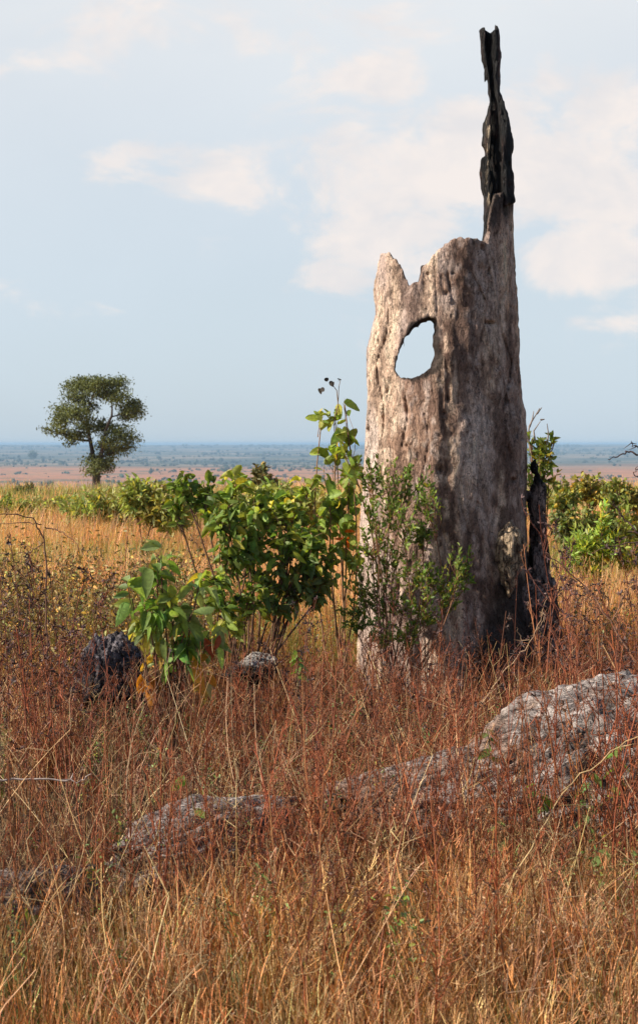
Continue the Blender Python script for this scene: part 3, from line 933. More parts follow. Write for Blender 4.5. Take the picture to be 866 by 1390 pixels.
# shrubs farther back
gl_ = 'low green shrubs behind the orange grass'
for (nm, lab, bx, Y, bl) in [
    ('scrub_bush', 'light green feathery bush at the far left behind the orange grass', 150, 26, [(120, 690, 34, 20), (165, 690, 38, 24), (195, 700, 28, 22)]),
    ('scrub_bush', 'pale green upright bush just right of the lone tree base', 200, 22, [(185, 670, 16, 18), (210, 680, 22, 24), (235, 690, 22, 24)]),
    ('scrub_bush', 'soft yellow green bush half hidden behind the spreading broad leaved shrub', 330, 24, [(290, 690, 34, 20), (340, 685, 34, 20), (385, 676, 34, 18), (430, 680, 28, 20)]),
    ('scrub_bush', 'low olive bush at the left image edge below the far plain', 30, 32, [(10, 690, 34, 14), (60, 692, 34, 14), (95, 686, 26, 12)])]:
    p = P(bx, 720, Y)
    shrub(nm, lab, 'bush', (p[0], Y), [(a_, b_, c_, d_, Y, 420, i % 2) for i, (a_, b_, c_, d_) in enumerate(bl)], .12, [(.30, .34, .10), (.38, .37, .13)], group=gl_, rad=.012, ratio=.3, per=14, shape='lance', fold=.2, leaf_mat=M_field, mult=3.4, grow=1.45, yel=.05)
p = P(355, 700, 42)
shrub('scrub_bush', 'dull conical bush on the plateau edge behind the broad leaved shrub', 'bush', (p[0], 42), [(357, 652, 20, 22, 42, 900), (352, 640, 12, 14, 42, 300), (372, 662, 14, 16, 42, 300)], .16, [(.17, .16, .06)], group=gl_, rad=.02, ratio=.35, per=16, leaf_mat=M_grass)
p = P(36, 672, 48)
shrub('scrub_bush', 'small rounded dull bush on the plateau edge at the far left', 'bush', (p[0], 48), [(36, 668, 15, 12, 48, 700)], .16, [(.13, .13, .05)], group=gl_, rad=.02, ratio=.35, per=16, leaf_mat=M_grass)
YR = 22
p = P(800, 760, YR)
shrub('autumn_bush', 'wide yellowing olive bush behind the dead trunk at the right', 'bush', (p[0], YR),
      [(a_, b_, c_, d_, Y_, n_, ci) for (a_, b_, c_, d_, Y_, n_, ci) in [(765, 672, 26, 26, 22, 520, 0), (800, 664, 30, 24, 22.5, 600, 1), (838, 668, 28, 24, 22, 520, 0), (870, 672, 26, 24, 22, 420, 1), (765, 715, 26, 30, 21.6, 520, 2), (795, 712, 30, 30, 21.6, 600, 0),
       (835, 712, 30, 30, 21.6, 520, 2), (770, 755, 24, 24, 21.4, 360, 2), (870, 715, 28, 30, 22, 400, 1), (905, 690, 28, 30, 22, 300, 1), (760, 785, 22, 22, 21, 200, 0), (860, 760, 26, 20, 21.5, 240, 0), (815, 775, 26, 20, 21, 240, 2)]], .08, [(.23, .25, .06), (.32, .28, .065), (.15, .18, .05)], rad=.015, ratio=.45, per=16, leaf_mat=M_tree, yel=.12, mult=1.9)
YQ = 16
p = P(800, 840, YQ)
shrub('bright_shrub', 'fresh light green shrub of narrow leaves below the yellowing bush at the right', 'shrub', (p[0], YQ),
      [(815, 700, 9, 26, 16, 60), (790, 735, 22, 20, 16, 150), (825, 738, 24, 22, 16, 170), (855, 745, 20, 26, 16, 140, 1), (770, 765, 14, 20, 16, 80), (805, 770, 22, 22, 16, 130, 1), (850, 700, 12, 22, 16, 50, 1)],
      .085, [(.30, .40, .09), (.24, .28, .06)], rad=.007, ratio=.3, shape='lance', per=8, mult=2.2, grow=1.25, dirup=.5, droop=.1)
YT = 14.5
p = P(728, 860, YT)
thin = shrub('thin_tree', 'slender young tree with bare upper twigs rising behind the side stem of the dead trunk', 'tree', (p[0], YT),
      [(738, 606, 17, 16, 14.5, 120), (735, 622, 20, 16, 14.5, 130), (722, 640, 15, 20, 14.5, 80, 1), (745, 640, 12, 16, 14.5, 50), (730, 670, 16, 30, 14.5, 100, 1), (722, 590, 8, 10, 14.5, 16), (752, 595, 6, 10, 14.5, 22), (728, 720, 14, 28, 14.5, 60, 1)],
      .08, [(.17, .22, .05), (.10, .14, .035)], rad=.010, ratio=.38, per=9, shape='lance')
g = G()
for pts in [[(722, 620), (716, 595), (718, 578), (727, 563), (732, 554)], [(718, 580), (722, 570), (724, 558)], [(728, 562), (735, 553)], [(726, 600), (724, 585), (733, 572)], [(740, 610), (744, 590), (742, 575)], [(733, 570), (739, 569)]]:
    g.tube(np.array([P(a_, b_, 14.5) for a_, b_ in pts]), np.linspace(.010, .003, len(pts)), (.28, .22, .18), 4)
g.build('bare_twigs', M_twig, thin)


# small seedlings and green herbs in front
def seedling(label, px, py, Y, h, n, leaf, col, group='green seedlings in the foreground grass'):
    b = P(px, py, Y)
    o = empty('seedling', (b[0], Y, max(0, b[2])), label, 'seedling', group)
    b = np.array([b[0], Y, max(0, b[2])])
    gs_, gl = G(), G()
    tip = b + np.array([rng.normal() * .04, 0, h])
    st = curve(b, tip, 6, jit=.06)
    gs_.tube(st, np.linspace(.004, .002, 6), (.2, .14, .06), 4)
    tt = np.linspace(.3, 1, n)
    pos = np.stack([np.interp(tt, np.linspace(0, 1, 6), st[:, k]) for k in range(3)], 1)
    a = np.arange(n) * 2.4
    d = np.stack([np.cos(a), np.sin(a) * .5 - .3, np.full(n, -.1)], 1)
    leaves(gl, pos, d, leaf * rng.uniform(.7, 1.1, n), greens(n, col, .15, .05), .7, 'round', .3, .5, flat=1)
    gs_.build('stem', M_twig, o); gl.build('foliage', M_leaf, o)


seedling('seedling with two upright paddle leaves at the bottom left corner', 62, 1290, 5.35, .13, 3, .11, (.24, .38, .07))
seedling('small heart leaved seedling low at the right below the thick log', 738, 1135, 6.15, .2, 7, .05, (.16, .27, .06))
seedling('heart leaved climber near the right image edge beside the thick log', 848, 1140, 6.2, .36, 8, .06, (.22, .36, .08))
seedling('small seedling before the middle of the thick log', 795, 1160, 6.1, .30, 9, .05, (.20, .32, .09))
seedling('little green sprig at the upper edge of the thick log', 662, 1045, 6.3, .16, 6, .05, (.17, .26, .07))
seedling('tiny plant with one bright leaf on top of the grey cracked log', 266, 1110, 6.0, .14, 2, .055, (.22, .36, .07))
seedling('green sprig to the right of the pale topped rock', 404, 935, 8.8, .2, 8, .06, (.17, .25, .05))
seedling('thin pale seedling in the lower right grass', 690, 1190, 5.8, .2, 6, .05, (.2, .3, .08))
seedling('thin green seedling in the lower right corner grass', 812, 1240, 5.6, .22, 6, .05, (.2, .3, .08))


# dry arching branches
def branch(label, Y, lines, col, r=.006, group='bare dry branches'):
    pts0 = P(*lines[0][0], Y)
    b = np.array([pts0[0], Y, 0.0])
    o = empty('dry_branch', b, label, 'branch', group)
    g = G()
    for k, ln in enumerate(lines):
        pts = np.array([P(a_, c_, Y + .06 * math.sin(i + k)) for i, (a_, c_) in enumerate(ln)])
        n = len(pts); t = np.linspace(0, n - 1, n * 5)
        sm_ = np.stack([np.interp(t, np.arange(n), pts[:, i]) for i in range(3)], 1)
        ker = np.array([1, 2, 3, 2, 1]) / 9
        sp2 = np.pad(sm_, ((2, 2), (0, 0)), 'edge')
        sm_ = np.stack([np.convolve(sp2[:, i], ker, 'valid') for i in range(3)], 1)
        sm_[1:-1] += rng.normal(0, .004, sm_[1:-1].shape)
        rr0 = r if k == 0 else r * .6
        g.tube(sm_, np.linspace(rr0, rr0 * .3, len(sm_)), np.array(col), 5)
        for _ in range(3):
            i = rng.integers(3, len(sm_) - 2)
            g.tube(curve(sm_[i], sm_[i] + unit(rng.normal(size=3)) * .05, 3), [.003, .002, .001], np.array(col), 3)
    g.build('twig', M_twig, o)


branch('long brown branch arching over the orange grass at the left edge', 8.5, [[(66, 1000), (64, 850), (62, 730), (45, 702), (10, 697), (-20, 700)], [(60, 715), (85, 722), (105, 738), (118, 760)], [(58, 712), (30, 709), (-20, 714)], [(62, 735), (42, 750), (15, 752), (-20, 751)]], (.20, .10, .06), .006)
branch('dark forked thorny branch entering from the right edge at the skyline', 7.5, [[(900, 640), (866, 616), (850, 612), (838, 620), (824, 624)], [(866, 608), (858, 603), (856, 598)], [(880, 655), (858, 645), (866, 632)]], (.08, .05, .045), .006)
branch('brown leaning branch crossing the yellowing bush at the right edge', 9, [[(900, 745), (866, 725), (842, 698), (826, 680)], [(845, 705), (838, 692), (830, 680)], [(880, 732), (850, 738), (815, 745), (800, 752)]], (.16, .09, .07), .007)
branch('slanting reddish dry branch before the lower right bushes', 8.2, [[(866, 905), (820, 830), (790, 790), (745, 755), (735, 750)], [(860, 870), (815, 828), (775, 805)], [(830, 845), (850, 800), (900, 770)], [(790, 790), (784, 770)]], (.30, .15, .09), .0055)
branch('pale forked dead stem in front of the charred foot of the dead trunk', 9.6, [[(650, 960), (690, 905), (722, 870), (735, 838), (742, 806)], [(712, 880), (700, 850)], [(728, 856), (736, 846), (742, 824)]], (.42, .27, .16), .0045)
branch('long pale grass stalk leaning across the lower right', 5.0, [[(640, 1290), (700, 1190), (760, 1075), (845, 1010), (880, 990)]], (.55, .38, .18), .003)
branch('pale drooping grass culm arching in the lower left', 5.6, [[(310, 1230), (295, 1120), (265, 1040), (190, 1015), (120, 1080)]], (.52, .33, .17), .0028)
branch('grey weathered twig lying level above the lower left log', 6.1, [[(-20, 1058), (60, 1057), (110, 1061), (125, 1050)]], (.42, .33, .28), .005)
branch('thin pale culm crossing the lower centre grass', 4.9, [[(560, 1340), (610, 1290), (655, 1250), (520, 1140), (500, 1100)], [(520, 1140), (545, 1120)]], (.62, .44, .2), .0026)


# ------------------------------------------------------------------ ground cover prototypes
def spiky(g, c, r, n, col):
    """dry seed head: a burst of short blades"""
    for _ in range(n):
        d = unit(rng.normal(size=3) + np.array([0, 0, .3]))
        s = unit(np.cross(d, rng.normal(size=3)))
        g.blade(np.array([c, c + d * r * .6, c + d * r]), np.array([r * .10, r * .16, r * .03]), s, np.array(col) * rng.uniform(.6, 1.4))


def herb(h, branches, spread, col, seedc, seed_r=.014, seed_n=5, thick=.004, leafy=0, leafc=(.1, .15, .04), heads=1.0):
    g = G()
    lean = rng.normal(size=2) * .10 * h
    top = np.array([lean[0], lean[1], h])
    st = curve((0, 0, -.03), top, 7, jit=.03)
    g.tube(st, np.linspace(thick, thick * .4, 7), np.array(col) * rng.uniform(.85, 1.15), 4)
    for i in range(branches):
        t = rng.uniform(.25, .98)
        b = np.array([np.interp(t, np.linspace(0, 1, 7), st[:, k]) for k in range(3)])
        a = rng.uniform(0, 2 * math.pi)
        L = h * spread * rng.uniform(.4, 1.0) * (1.25 - t)
        d = unit([math.cos(a) * .55, math.sin(a) * .55, rng.uniform(.6, 1.3)])
        e = b + d * L
        tw = curve(b, e, 4, jit=.07)
        g.tube(tw, np.linspace(thick * .5, thick * .25, 4), np.array(col) * rng.uniform(.7, 1.25), 3)
        for s in range(rng.integers(1, 4)):
            q = tw[rng.integers(1, 4)]
            e2 = q + unit(d + rng.normal(size=3) * .7) * L * .4
            g.tube(np.array([q, e2]), [thick * .3, thick * .2], np.array(col) * rng.uniform(.7, 1.25), 3)
            if rng.random() < heads: spiky(g, e2, seed_r * rng.uniform(.6, 1.3), seed_n, seedc)
        if rng.random() < heads: spiky(g, e, seed_r * rng.uniform(.7, 1.4), seed_n, seedc)
    if leafy:
        tt = rng.uniform(.1, 1, leafy)
        pos = np.stack([np.interp(tt, np.linspace(0, 1, 7), st[:, k]) for k in range(3)], 1) + rng.normal(size=(leafy, 3)) * .06 * h
        leaves(g, pos, rng.normal(size=(leafy, 3)) + np.array([0, 0, .3]), .036 * rng.uniform(.5, 1.2, leafy), greens(leafy, leafc, .25, .2), .4, 'oval')
    return g.arrays()


def tuft(n, h, rad, col, w=.0031, bend=.45, segs=4, lo=.45, seedheads=0, spread=.0):
    g = G()
    for i in range(n):
        a = rng.uniform(0, 2 * math.pi)
        r = rad * math.sqrt(rng.random())
        b = np.array([math.cos(a) * r, math.sin(a) * r, -.02])
        H_ = h * rng.uniform(lo, 1.1)
        a2 = a + rng.normal() * .8
        out = np.array([math.cos(a2), math.sin(a2), 0]) * H_ * bend * abs(rng.normal(.5, .4))
        t = np.linspace(0, 1, segs + 1)[:, None]
        pts = b + np.array([0, 0, H_]) * (t - .12 * t ** 3) + out * t ** 1.9
        side = unit(np.array([-math.sin(a2 + rng.normal() * .6), math.cos(a2), rng.normal() * .2]))
        wv = w * rng.uniform(.6, 1.3) * np.linspace(1, .25, segs + 1)
        c = np.array(col) * rng.uniform(.35, 1.45)
        c = c * (1 + rng.normal(0, .07, 3))
        g.blade(pts, wv, side, c)
        if i < seedheads:
            for s in range(7):
                q = pts[-1] + (pts[-2] - pts[-1]) * s * .16
                g.blade(np.array([q, q + unit(rng.normal(size=3) + [0, 0, 1.2]) * .05]), np.array([.0015, .001]), side, np.array(col) * 1.1)
    return g.arrays()


def merge(name, sets, mat, label, cat):
    """sets: list of (proto list, x, y, scale, tint(N,3), tilt)"""
    Vs_, Qs_, Cs_ = [], [], []
    base = 0
    for protos, x, y, s, tint, tilt in sets:
        which = rng.integers(0, len(protos), len(x))
        z = gz(x, y)
        for k, (pv, pq, pc) in enumerate(protos):
            m = which == k
            n = int(m.sum())
            if n == 0: continue
            a = rng.uniform(0, 2 * math.pi, n)
            ca, sa = np.cos(a), np.sin(a)
            sx_ = s[m]
            tx, ty = rng.normal(0, tilt, n), rng.normal(0, tilt, n)
            v = np.empty((n, len(pv), 3), np.float32)
            vx = pv[None, :, 0] * ca[:, None] - pv[None, :, 1] * sa[:, None]
            vy = pv[None, :, 0] * sa[:, None] + pv[None, :, 1] * ca[:, None]
            vz = pv[None, :, 2] * rng.uniform(.8, 1.2, n)[:, None]
            v[..., 0] = (vx + vz * tx[:, None]) * sx_[:, None] + x[m][:, None]
            v[..., 1] = (vy + vz * ty[:, None]) * sx_[:, None] + y[m][:, None]
            v[..., 2] = vz * sx_[:, None] + z[m][:, None]
            q = pq[None] + (np.arange(n) * len(pv))[:, None, None] + base
            c = pc[None] * tint[m][:, None]
            Vs_.append(v.reshape(-1, 3)); Qs_.append(q.reshape(-1, 4)); Cs_.append(c.reshape(-1, 3))
            base += n * len(pv)
    V, Q, C = np.concatenate(Vs_), np.concatenate(Qs_), np.concatenate(Cs_)
    print(name, len(Q), 'quads')
    o = mesh(name, V, Q, mat, C, smooth=True)
    tagp(o, label, cat, kind='stuff')
    return o


def region(n, y0, y1, pad=.6, power=1.0):
    """random ground spots in the wedge the place shows, with a margin to each side"""
    y = np.sqrt(rng.uniform(y0 ** 2, y1 ** 2, n)) if power == 1 else y0 + (y1 - y0) * rng.random(n) ** power
    x = rng.uniform(-1, 1, n) * (y * .2 + pad)
    return x, y


def tints(n, v=.24):
    return (1 + rng.normal(0, v, (n, 1))) * (1 + rng.normal(0, .06, (n, 3)))


def clear(x, y, keep_log=1.0):
    """nothing grows inside the dead trunk; thin over the logs"""
    m = ((x - gs[0]) / .70) ** 2 + ((y - SY) / .62) ** 2 > 1
    return m


def lx_line(x):
    """ground line of the fallen trunk pieces"""
    return 6.45 + .42 * x


redc = (.30, .085, .034); redd_ = (.22, .070, .035); seedk = (.10, .055, .045)
P_red = [herb(rng.uniform(.55, .85), rng.integers(8, 15), .38, redc, (.16, .075, .04), thick=.0042, seed_n=3, seed_r=.011) for _ in range(8)]
P_redtall = [herb(rng.uniform(.85, 1.1), rng.integers(8, 13), .32, redd_, seedk, seed_r=.02, seed_n=6, thick=.0042) for _ in range(6)]
P_bare = [herb(rng.uniform(.5, .85), rng.integers(2, 6), .3, (.35, .12, .05), (.15, .07, .04), thick=.0040, heads=.3) for _ in range(6)]
P_tan = [herb(rng.uniform(.35, .6), rng.integers(7, 13), .45, (.42, .24, .11), (.30, .20, .10), thick=.0026, seed_n=4, seed_r=.010) for _ in range(6)]
P_weed = [herb(rng.uniform(.6, .9), rng.integers(6, 10), .4, (.28, .17, .07), (.09, .055, .04), thick=.0035, leafy=90, leafc=(.24, .22, .07), seed_r=.018, seed_n=5, heads=.5) for _ in range(6)]
T_blond = [tuft(34, .42, .09, (.66, .41, .18), seedheads=4) for _ in range(6)]
T_orange = [tuft(34, .5, .10, (.54, .24, .085), seedheads=3) for _ in range(6)]
T_red = [tuft(36, .45, .09, (.36, .13, .05), w=.0026) for _ in range(4)]
T_green = [tuft(36, .32, .07, (.24, .26, .08)) for _ in range(4)]
T_mid = [tuft(26, .75, .16, (.74, .43, .22), w=.0055, segs=3, lo=.6) for _ in range(6)]
T_midg = [tuft(26, .65, .16, (.36, .33, .10), w=.0055, segs=3, lo=.5) for _ in range(4)]
T_far = [tuft(22, .75, .45, (.76, .45, .23), w=.011, segs=2, lo=.6) for _ in range(5)]
T_farg = [tuft(22, .65, .45, (.34, .34, .11), w=.011, segs=2, lo=.5) for _ in range(4)]


def sel(x, y, m):
    return x[m], y[m]


# red herb stand
sets = []
x, y = region(2250, 7.0, 12.8, 1.6)
m = clear(x, y) & (y > lx_line(x) + .55)
x, y = sel(x, y, m)
dens = fbm(np.stack([x, y, 0 * x], 1), (.8, .8, 1), 2, 3.)
m = (rng.random(len(x)) < sstep(.2, .5, dens) * .6 + .4) & ~((y > 10.8) & (x < -.3) & (rng.random(len(x)) < .75))
x, y = sel(x, y, m)
n = len(x); kk = rng.random(n)
hs = np.interp(y, [7.2, 9, 10.5, 12.8], [.98, .78, .58, .55])
hs = np.where((x / y > -.14) & (x / y < -.045) & (y < 9.2), hs * .86, hs)
for lo_, hi_, pr in ((0, .42, P_red), (.42, .5, P_redtall), (.5, 1, P_bare)):
    m = (kk >= lo_) & (kk < hi_)
    sets.append((pr, x[m], y[m], hs[m] * rng.uniform(.7, 1.1, m.sum()), tints(m.sum()), .10))
# tall dark headed ones at the far left
x = rng.uniform(-2.1, -1.15, 28); y = rng.uniform(7.4, 9.8, 28)
sets.append((P_redtall, x, y, rng.uniform(.9, 1.1, 28), tints(28), .08))
# the right edge
x = rng.uniform(1.3, 2.2, 60); y = rng.uniform(8.0, 11.0, 60)
sets.append((P_redtall + P_bare, x, y, rng.uniform(.9, 1.2, 60), tints(60) * np.array([1.3, 1.4, 1.4]), .12))
# sparse ones before the fallen trunk
x, y = region(1500, 4.4, 7.0, 1.6)
m = (y < lx_line(x) - .25) & (rng.random(len(x)) < np.interp(y, [4.6, 6.2], [.30, .62]) * np.where(x > .75, .75, np.where(x < -.3, .7, 1)))
x, y = sel(x, y, m)
x2 = np.concatenate([rng.uniform(-.15, .85, 95), rng.uniform(-1.6, -.15, 85)]); y2 = lx_line(x2) - rng.uniform(.25, .8, 180)
sets.append((P_bare + P_red, x2, y2, rng.uniform(.5, .85, 180), tints(180), .10))
x2 = rng.uniform(.75, 1.5, 48); y2 = lx_line(x2) - rng.uniform(.6, 1.1, 48)
sets.append((P_bare + P_red, x2, y2, rng.uniform(.8, 1.25, 48), tints(48), .10))
sets.append((P_bare + P_bare + P_red, x, y, rng.uniform(.6, 1.05, len(x)) * np.interp(x / y, [-.2, .2], [.85, 1.1]), tints(len(x)), .14))
merge('red_stem_herbs', sets, M_stem, 'dense stand of dry red brown stems with dark seed heads', 'herbs')

# undergrowth and near grass
sets = []
x, y = region(1850, 3.6, 6.4, 1.7)
m = y < lx_line(x) - .28
x, y = sel(x, y, m)
kk = rng.random(len(x)) + (fbm(np.stack([x, y, 0 * x], 1), (1.5, 1.5, 1), 2) - .5) * .9
for lo_, hi_, pr in ((-9, .38, T_blond), (.38, .84, T_orange), (.84, 9, T_green)):
    m = (kk >= lo_) & (kk < hi_)
    sc_ = rng.uniform(.6, 1.05, m.sum()) * np.interp(y[m], [3.6, 4.6, 6.4], [.75, .95, .8]) * np.where((lx_line(x[m]) - y[m] < .85) & ((x[m] < -.15) | (x[m] > .8)), .62, 1)
    sets.append((pr, x[m], y[m], sc_, tints(m.sum()), .16))
x, y = region(800, 6.2, 12.8, 1.7)
m = clear(x, y) & (np.abs(y - lx_line(x)) > .38)
x, y = sel(x, y, m)
kk = rng.random(len(x))
for lo_, hi_, pr in ((0, .72, T_red), (.72, .9, T_orange), (.9, 1, T_green)):
    m = (kk >= lo_) & (kk < hi_)
    sets.append((pr, x[m], y[m], rng.uniform(.5, .95, m.sum()), tints(m.sum()), .15))
merge('dry_grass', sets, M_grass, 'tangled blond and orange dry grass in the foreground', 'grass')

sets = []
x, y = region(900, 4.2, 7.2, 1.6)
m = (np.abs(y - lx_line(x) ) > .32)
x, y = sel(x, y, m)
sets.append((P_tan, x, y, rng.uniform(.5, .9, len(x)), tints(len(x)), .15))
P_straw = []
for _ in range(14):
    g = G()
    for _k in range(2):
        L = rng.uniform(.5, 1.0); a = rng.uniform(0, 6.28); ln = rng.uniform(.1, .8)
        b_ = np.array([rng.normal() * .08, rng.normal() * .08, 0])
        e = b_ + np.array([math.cos(a) * ln, math.sin(a) * ln, 1.0]) * L * .8
        pts = curve(b_, e, 7, sag=rng.uniform(0, .35), jit=.04)
        g.tube(pts, np.linspace(.0024, .0010, 7), np.array([(.75, .52, .28), (.66, .40, .18), (.50, .21, .09)][rng.integers(0, 3)]) * rng.uniform(.8, 1.2), 3)
        for s_ in range(rng.integers(0, 5)):
            q = pts[rng.integers(3, 7)]
            g.tube(curve(q, q + unit(rng.normal(size=3) + [0, 0, .8]) * .14, 3, jit=.1), [.0014, .0010, .0007], np.array((.55, .36, .18)), 3)
    P_straw.append(g.arrays())
x, y = region(1000, 4.2, 9.5, 1.6)
sets.append((P_straw, x, y, rng.uniform(.6, 1.05, len(x)), tints(len(x)), .2))
merge('tan_herbs', sets, M_stem, 'fine branching tan dry herbs mixed into the foreground grass', 'herbs')

# olive weeds at the left behind the red stems
sets = []
x = rng.uniform(-3.4, -.75, 340); y = rng.uniform(10.2, 14.5, 340)
sets.append((P_weed, x, y, rng.uniform(.8, 1.15, 340), tints(340) * np.array([1.12, 1.0, 1.0]), .1))
x = rng.uniform(-1.2, 2.8, 90); y = rng.uniform(11.5, 14.5, 90)
m = clear(x, y)
sets.append((P_weed, x[m], y[m], rng.uniform(.6, .9, m.sum()), tints(m.sum()), .1))
x, y = region(150, 4.6, 9.5, .4)
sets.append((P_weed, x, y, rng.uniform(.25, .6, len(x)), tints(len(x)) * np.array([.75, 1.1, 1.0]), .15))
merge('olive_weeds', sets, M_grass, 'yellow green leafy weeds behind the red stems on the left', 'weeds')

# the grass field beyond
sets = []
x, y = region(4200, 12.6, 26, 2.6)
k2 = fbm(np.stack([x, y, 0 * x], 1), (.25, .25, 1), 2, 4.)
m = k2 + rng.normal(0, .05, len(x)) < .58
sets.append((T_mid, x[m], y[m], rng.uniform(.7, 1.05, m.sum()), tints(m.sum(), .12), .1))
sets.append((T_midg, x[~m], y[~m], rng.uniform(.6, .95, (~m).sum()), tints((~m).sum(), .12), .1))
x, y = region(5200, 25, 53, 5)
k2 = fbm(np.stack([x, y, 0 * x], 1), (.12, .12, 1), 2, 4.) + .004 * (y - 30)
m = k2 + rng.normal(0, .05, len(x)) < .54
sets.append((T_far, x[m], y[m], rng.uniform(.7, 1.05, m.sum()), tints(m.sum(), .12), .1))
sets.append((T_farg, x[~m], y[~m], rng.uniform(.6, 1.1, (~m).sum()), tints((~m).sum(), .12), .1))
merge('grass_field', sets, M_field, 'orange dry grass field reaching to the edge of the plateau', 'grass')

# ------------------------------------------------------------------ far tree
YF = 108.0
p = P(132, 676, YF)
ft = empty('acacia_tree', (p[0], YF, float(gz(p[0], YF))), 'lone dark green flat topped tree standing against the sky at the left', 'tree')
b0 = np.array([p[0], YF, float(gz(p[0], YF)) - .2])
gT, gB, gC = G(), G(), G()
bark = (.06, .045, .035)
fork = P(131, 645, YF)
gT.tube(curve(b0, fork, 8, jit=.02), np.linspace(.34, .26, 8), bark, 9)


def limb(a, b_, r0, r1, y0=0., y1=0., bow=None):
    A, B = P(a[0], a[1], YF + y0), P(b_[0], b_[1], YF + y1)
    c = curve(A, B, 8, bow=bow if bow is not None else rng.normal(size=3) * .04)
    gB.tube(c, np.linspace(r0, r1, 8), bark, 7)
    return c


limb((131, 646), (126, 615), .20, .15, 0, .3)
limb((126, 615), (121, 590), .15, .12, .3, .8)
limb((121, 590), (117, 560), .12, .07, .8, 1.2)
limb((117, 560), (112, 528), .08, .04, 1.2, .8)
limb((133, 646), (139, 612), .18, .14, 0, -.4)
limb((139, 612), (143, 588), .14, .10, -.4, -.8)
limb((143, 588), (152, 565), .10, .08, -.8, -1.0)
limb((152, 565), (152, 545), .08, .05, -1.0, -.5)
limb((152, 566), (166, 562), .05, .04, -1, -.6)
limb((166, 562), (180, 570), .05, .03, -.6, 0)
limb((152, 545), (140, 525), .06, .04, -.5, 0)
limb((152, 545), (168, 542), .05, .03, -.5, .5)
limb((121, 598), (95, 592), .09, .06, .8, 0)
limb((95, 592), (66, 584), .06, .03, 0, -.5)
limb((119, 575), (90, 562), .08, .04, 1, 1.5)
limb((138, 620), (160, 612), .08, .05, -.4, .5)
limb((160, 612), (184, 608), .05, .03, .5, .5)
limb((143, 592), (165, 588), .08, .04, -.8, .6)
limb((120, 588), (105, 585), .06, .04, .8, -1)
limb((117, 560), (128, 535), .06, .03, 1.2, -1)
lob = [(112, 526, 26, 11, 1.4, 900), (135, 522, 22, 10, -.5, 800), (158, 523, 17, 9, .6, 560), (104, 540, 20, 12, 0, 600), (146, 536, 20, 11, .8, 620), (164, 541, 12, 11, -1, 360),
       (84, 561, 18, 13, 1.2, 640), (104, 562, 17, 12, -1.0, 520), (122, 556, 12, 12, .8, 260), (80, 573, 14, 8, -1, 300), (181, 554, 10, 13, .4, 420), (188, 562, 8, 10, -.5, 260), (176, 562, 10, 12, .8, 340),
       (66, 584, 10, 4, 0, 130), (86, 588, 14, 6, 0, 260), (104, 594, 14, 9, 0, 360), (118, 581, 13, 11, 0, 360), (141, 580, 14, 13, 1, 460), (166, 588, 16, 12, 0, 480), (180, 597, 10, 6, 0, 130),
       (156, 600, 15, 10, -1, 380), (150, 612, 18, 11, 1, 460), (174, 609, 16, 6, 0, 300), (136, 630, 16, 14, 0, 460), (148, 634, 12, 10, 0, 240), (120, 622, 7, 10, 0, 90), (93, 603, 8, 5, 0, 60), (124, 640, 9, 9, 0, 160)]
for (px, py, rx_, ry_, dy, nn_) in lob:
    c = P(131 + (px - 131) * .95, py - 2, YF + dy)
    R_ = np.array([rx_, (rx_ + ry_) * .55, ry_]) * YF / F
    ncl = max(4, nn_ // 17)
    d = unit(rng.normal(size=(ncl, 3))) * (rng.random((ncl, 1)) ** .45)
    cc = c + d * R_
    for q in cc[::3]:
        gB.tube(np.array([c - [0, 0, R_[2] * .5], lerp(c, q, .5), q]), [.03, .02, .01], bark, 3)
    pos = np.repeat(cc, 32, 0) + rng.normal(size=(ncl * 32, 3)) * np.array([.27, .27, .14])
    n = len(pos)
    cl = np.repeat(rng.uniform(.6, 1.45, (ncl, 1)), 32, 0)
    col = np.array([.12, .135, .04]) * cl * (1 + rng.normal(0, .15, (n, 1)))
    leaves(gC, pos, rng.normal(size=(n, 3)), .19 * rng.uniform(.5, 1.2, n), np.clip(col, .01, 1), .42, 'oval', flat=.6)
gT.build('trunk', M_twig, ft); gB.build('limbs', M_twig, ft); gC.build('crown', M_tree, ft)

# ------------------------------------------------------------------ far plain trees
def ball():
    n, k = 6, 9
    th, ph = np.meshgrid(np.linspace(.05, math.pi - .05, n), np.arange(k) / k * 2 * math.pi, indexing='ij')
    d = np.stack([np.sin(th) * np.cos(ph), np.sin(th) * np.sin(ph), np.cos(th) * .7 + .55], -1)
    d *= rng.uniform(.7, 1.2, (n, k, 1))
    V = d.reshape(-1, 3) * .5
    i, j = np.meshgrid(np.arange(n - 1), np.arange(k), indexing='ij')
    a_ = (i * k + j).ravel(); b_ = (i * k + (j + 1) % k).ravel()
    return V, np.stack([a_, a_ + k, b_ + k, b_], 1), np.ones((n * k, 3)) * np.array([.075, .085, .045])


def lumps():
    Vs2, Qs2, Cs2, nn2 = [], [], [], 0
    for _ in range(rng.integers(2, 5)):
        v, q, c = ball()
        v = v * rng.uniform(.5, 1.0) + np.array([rng.normal() * .55, rng.normal() * .4, rng.uniform(0, .15)])
        Vs2.append(v); Qs2.append(q + nn2); Cs2.append(c * rng.uniform(.7, 1.3)); nn2 += len(v)
    return np.concatenate(Vs2), np.concatenate(Qs2), np.concatenate(Cs2)


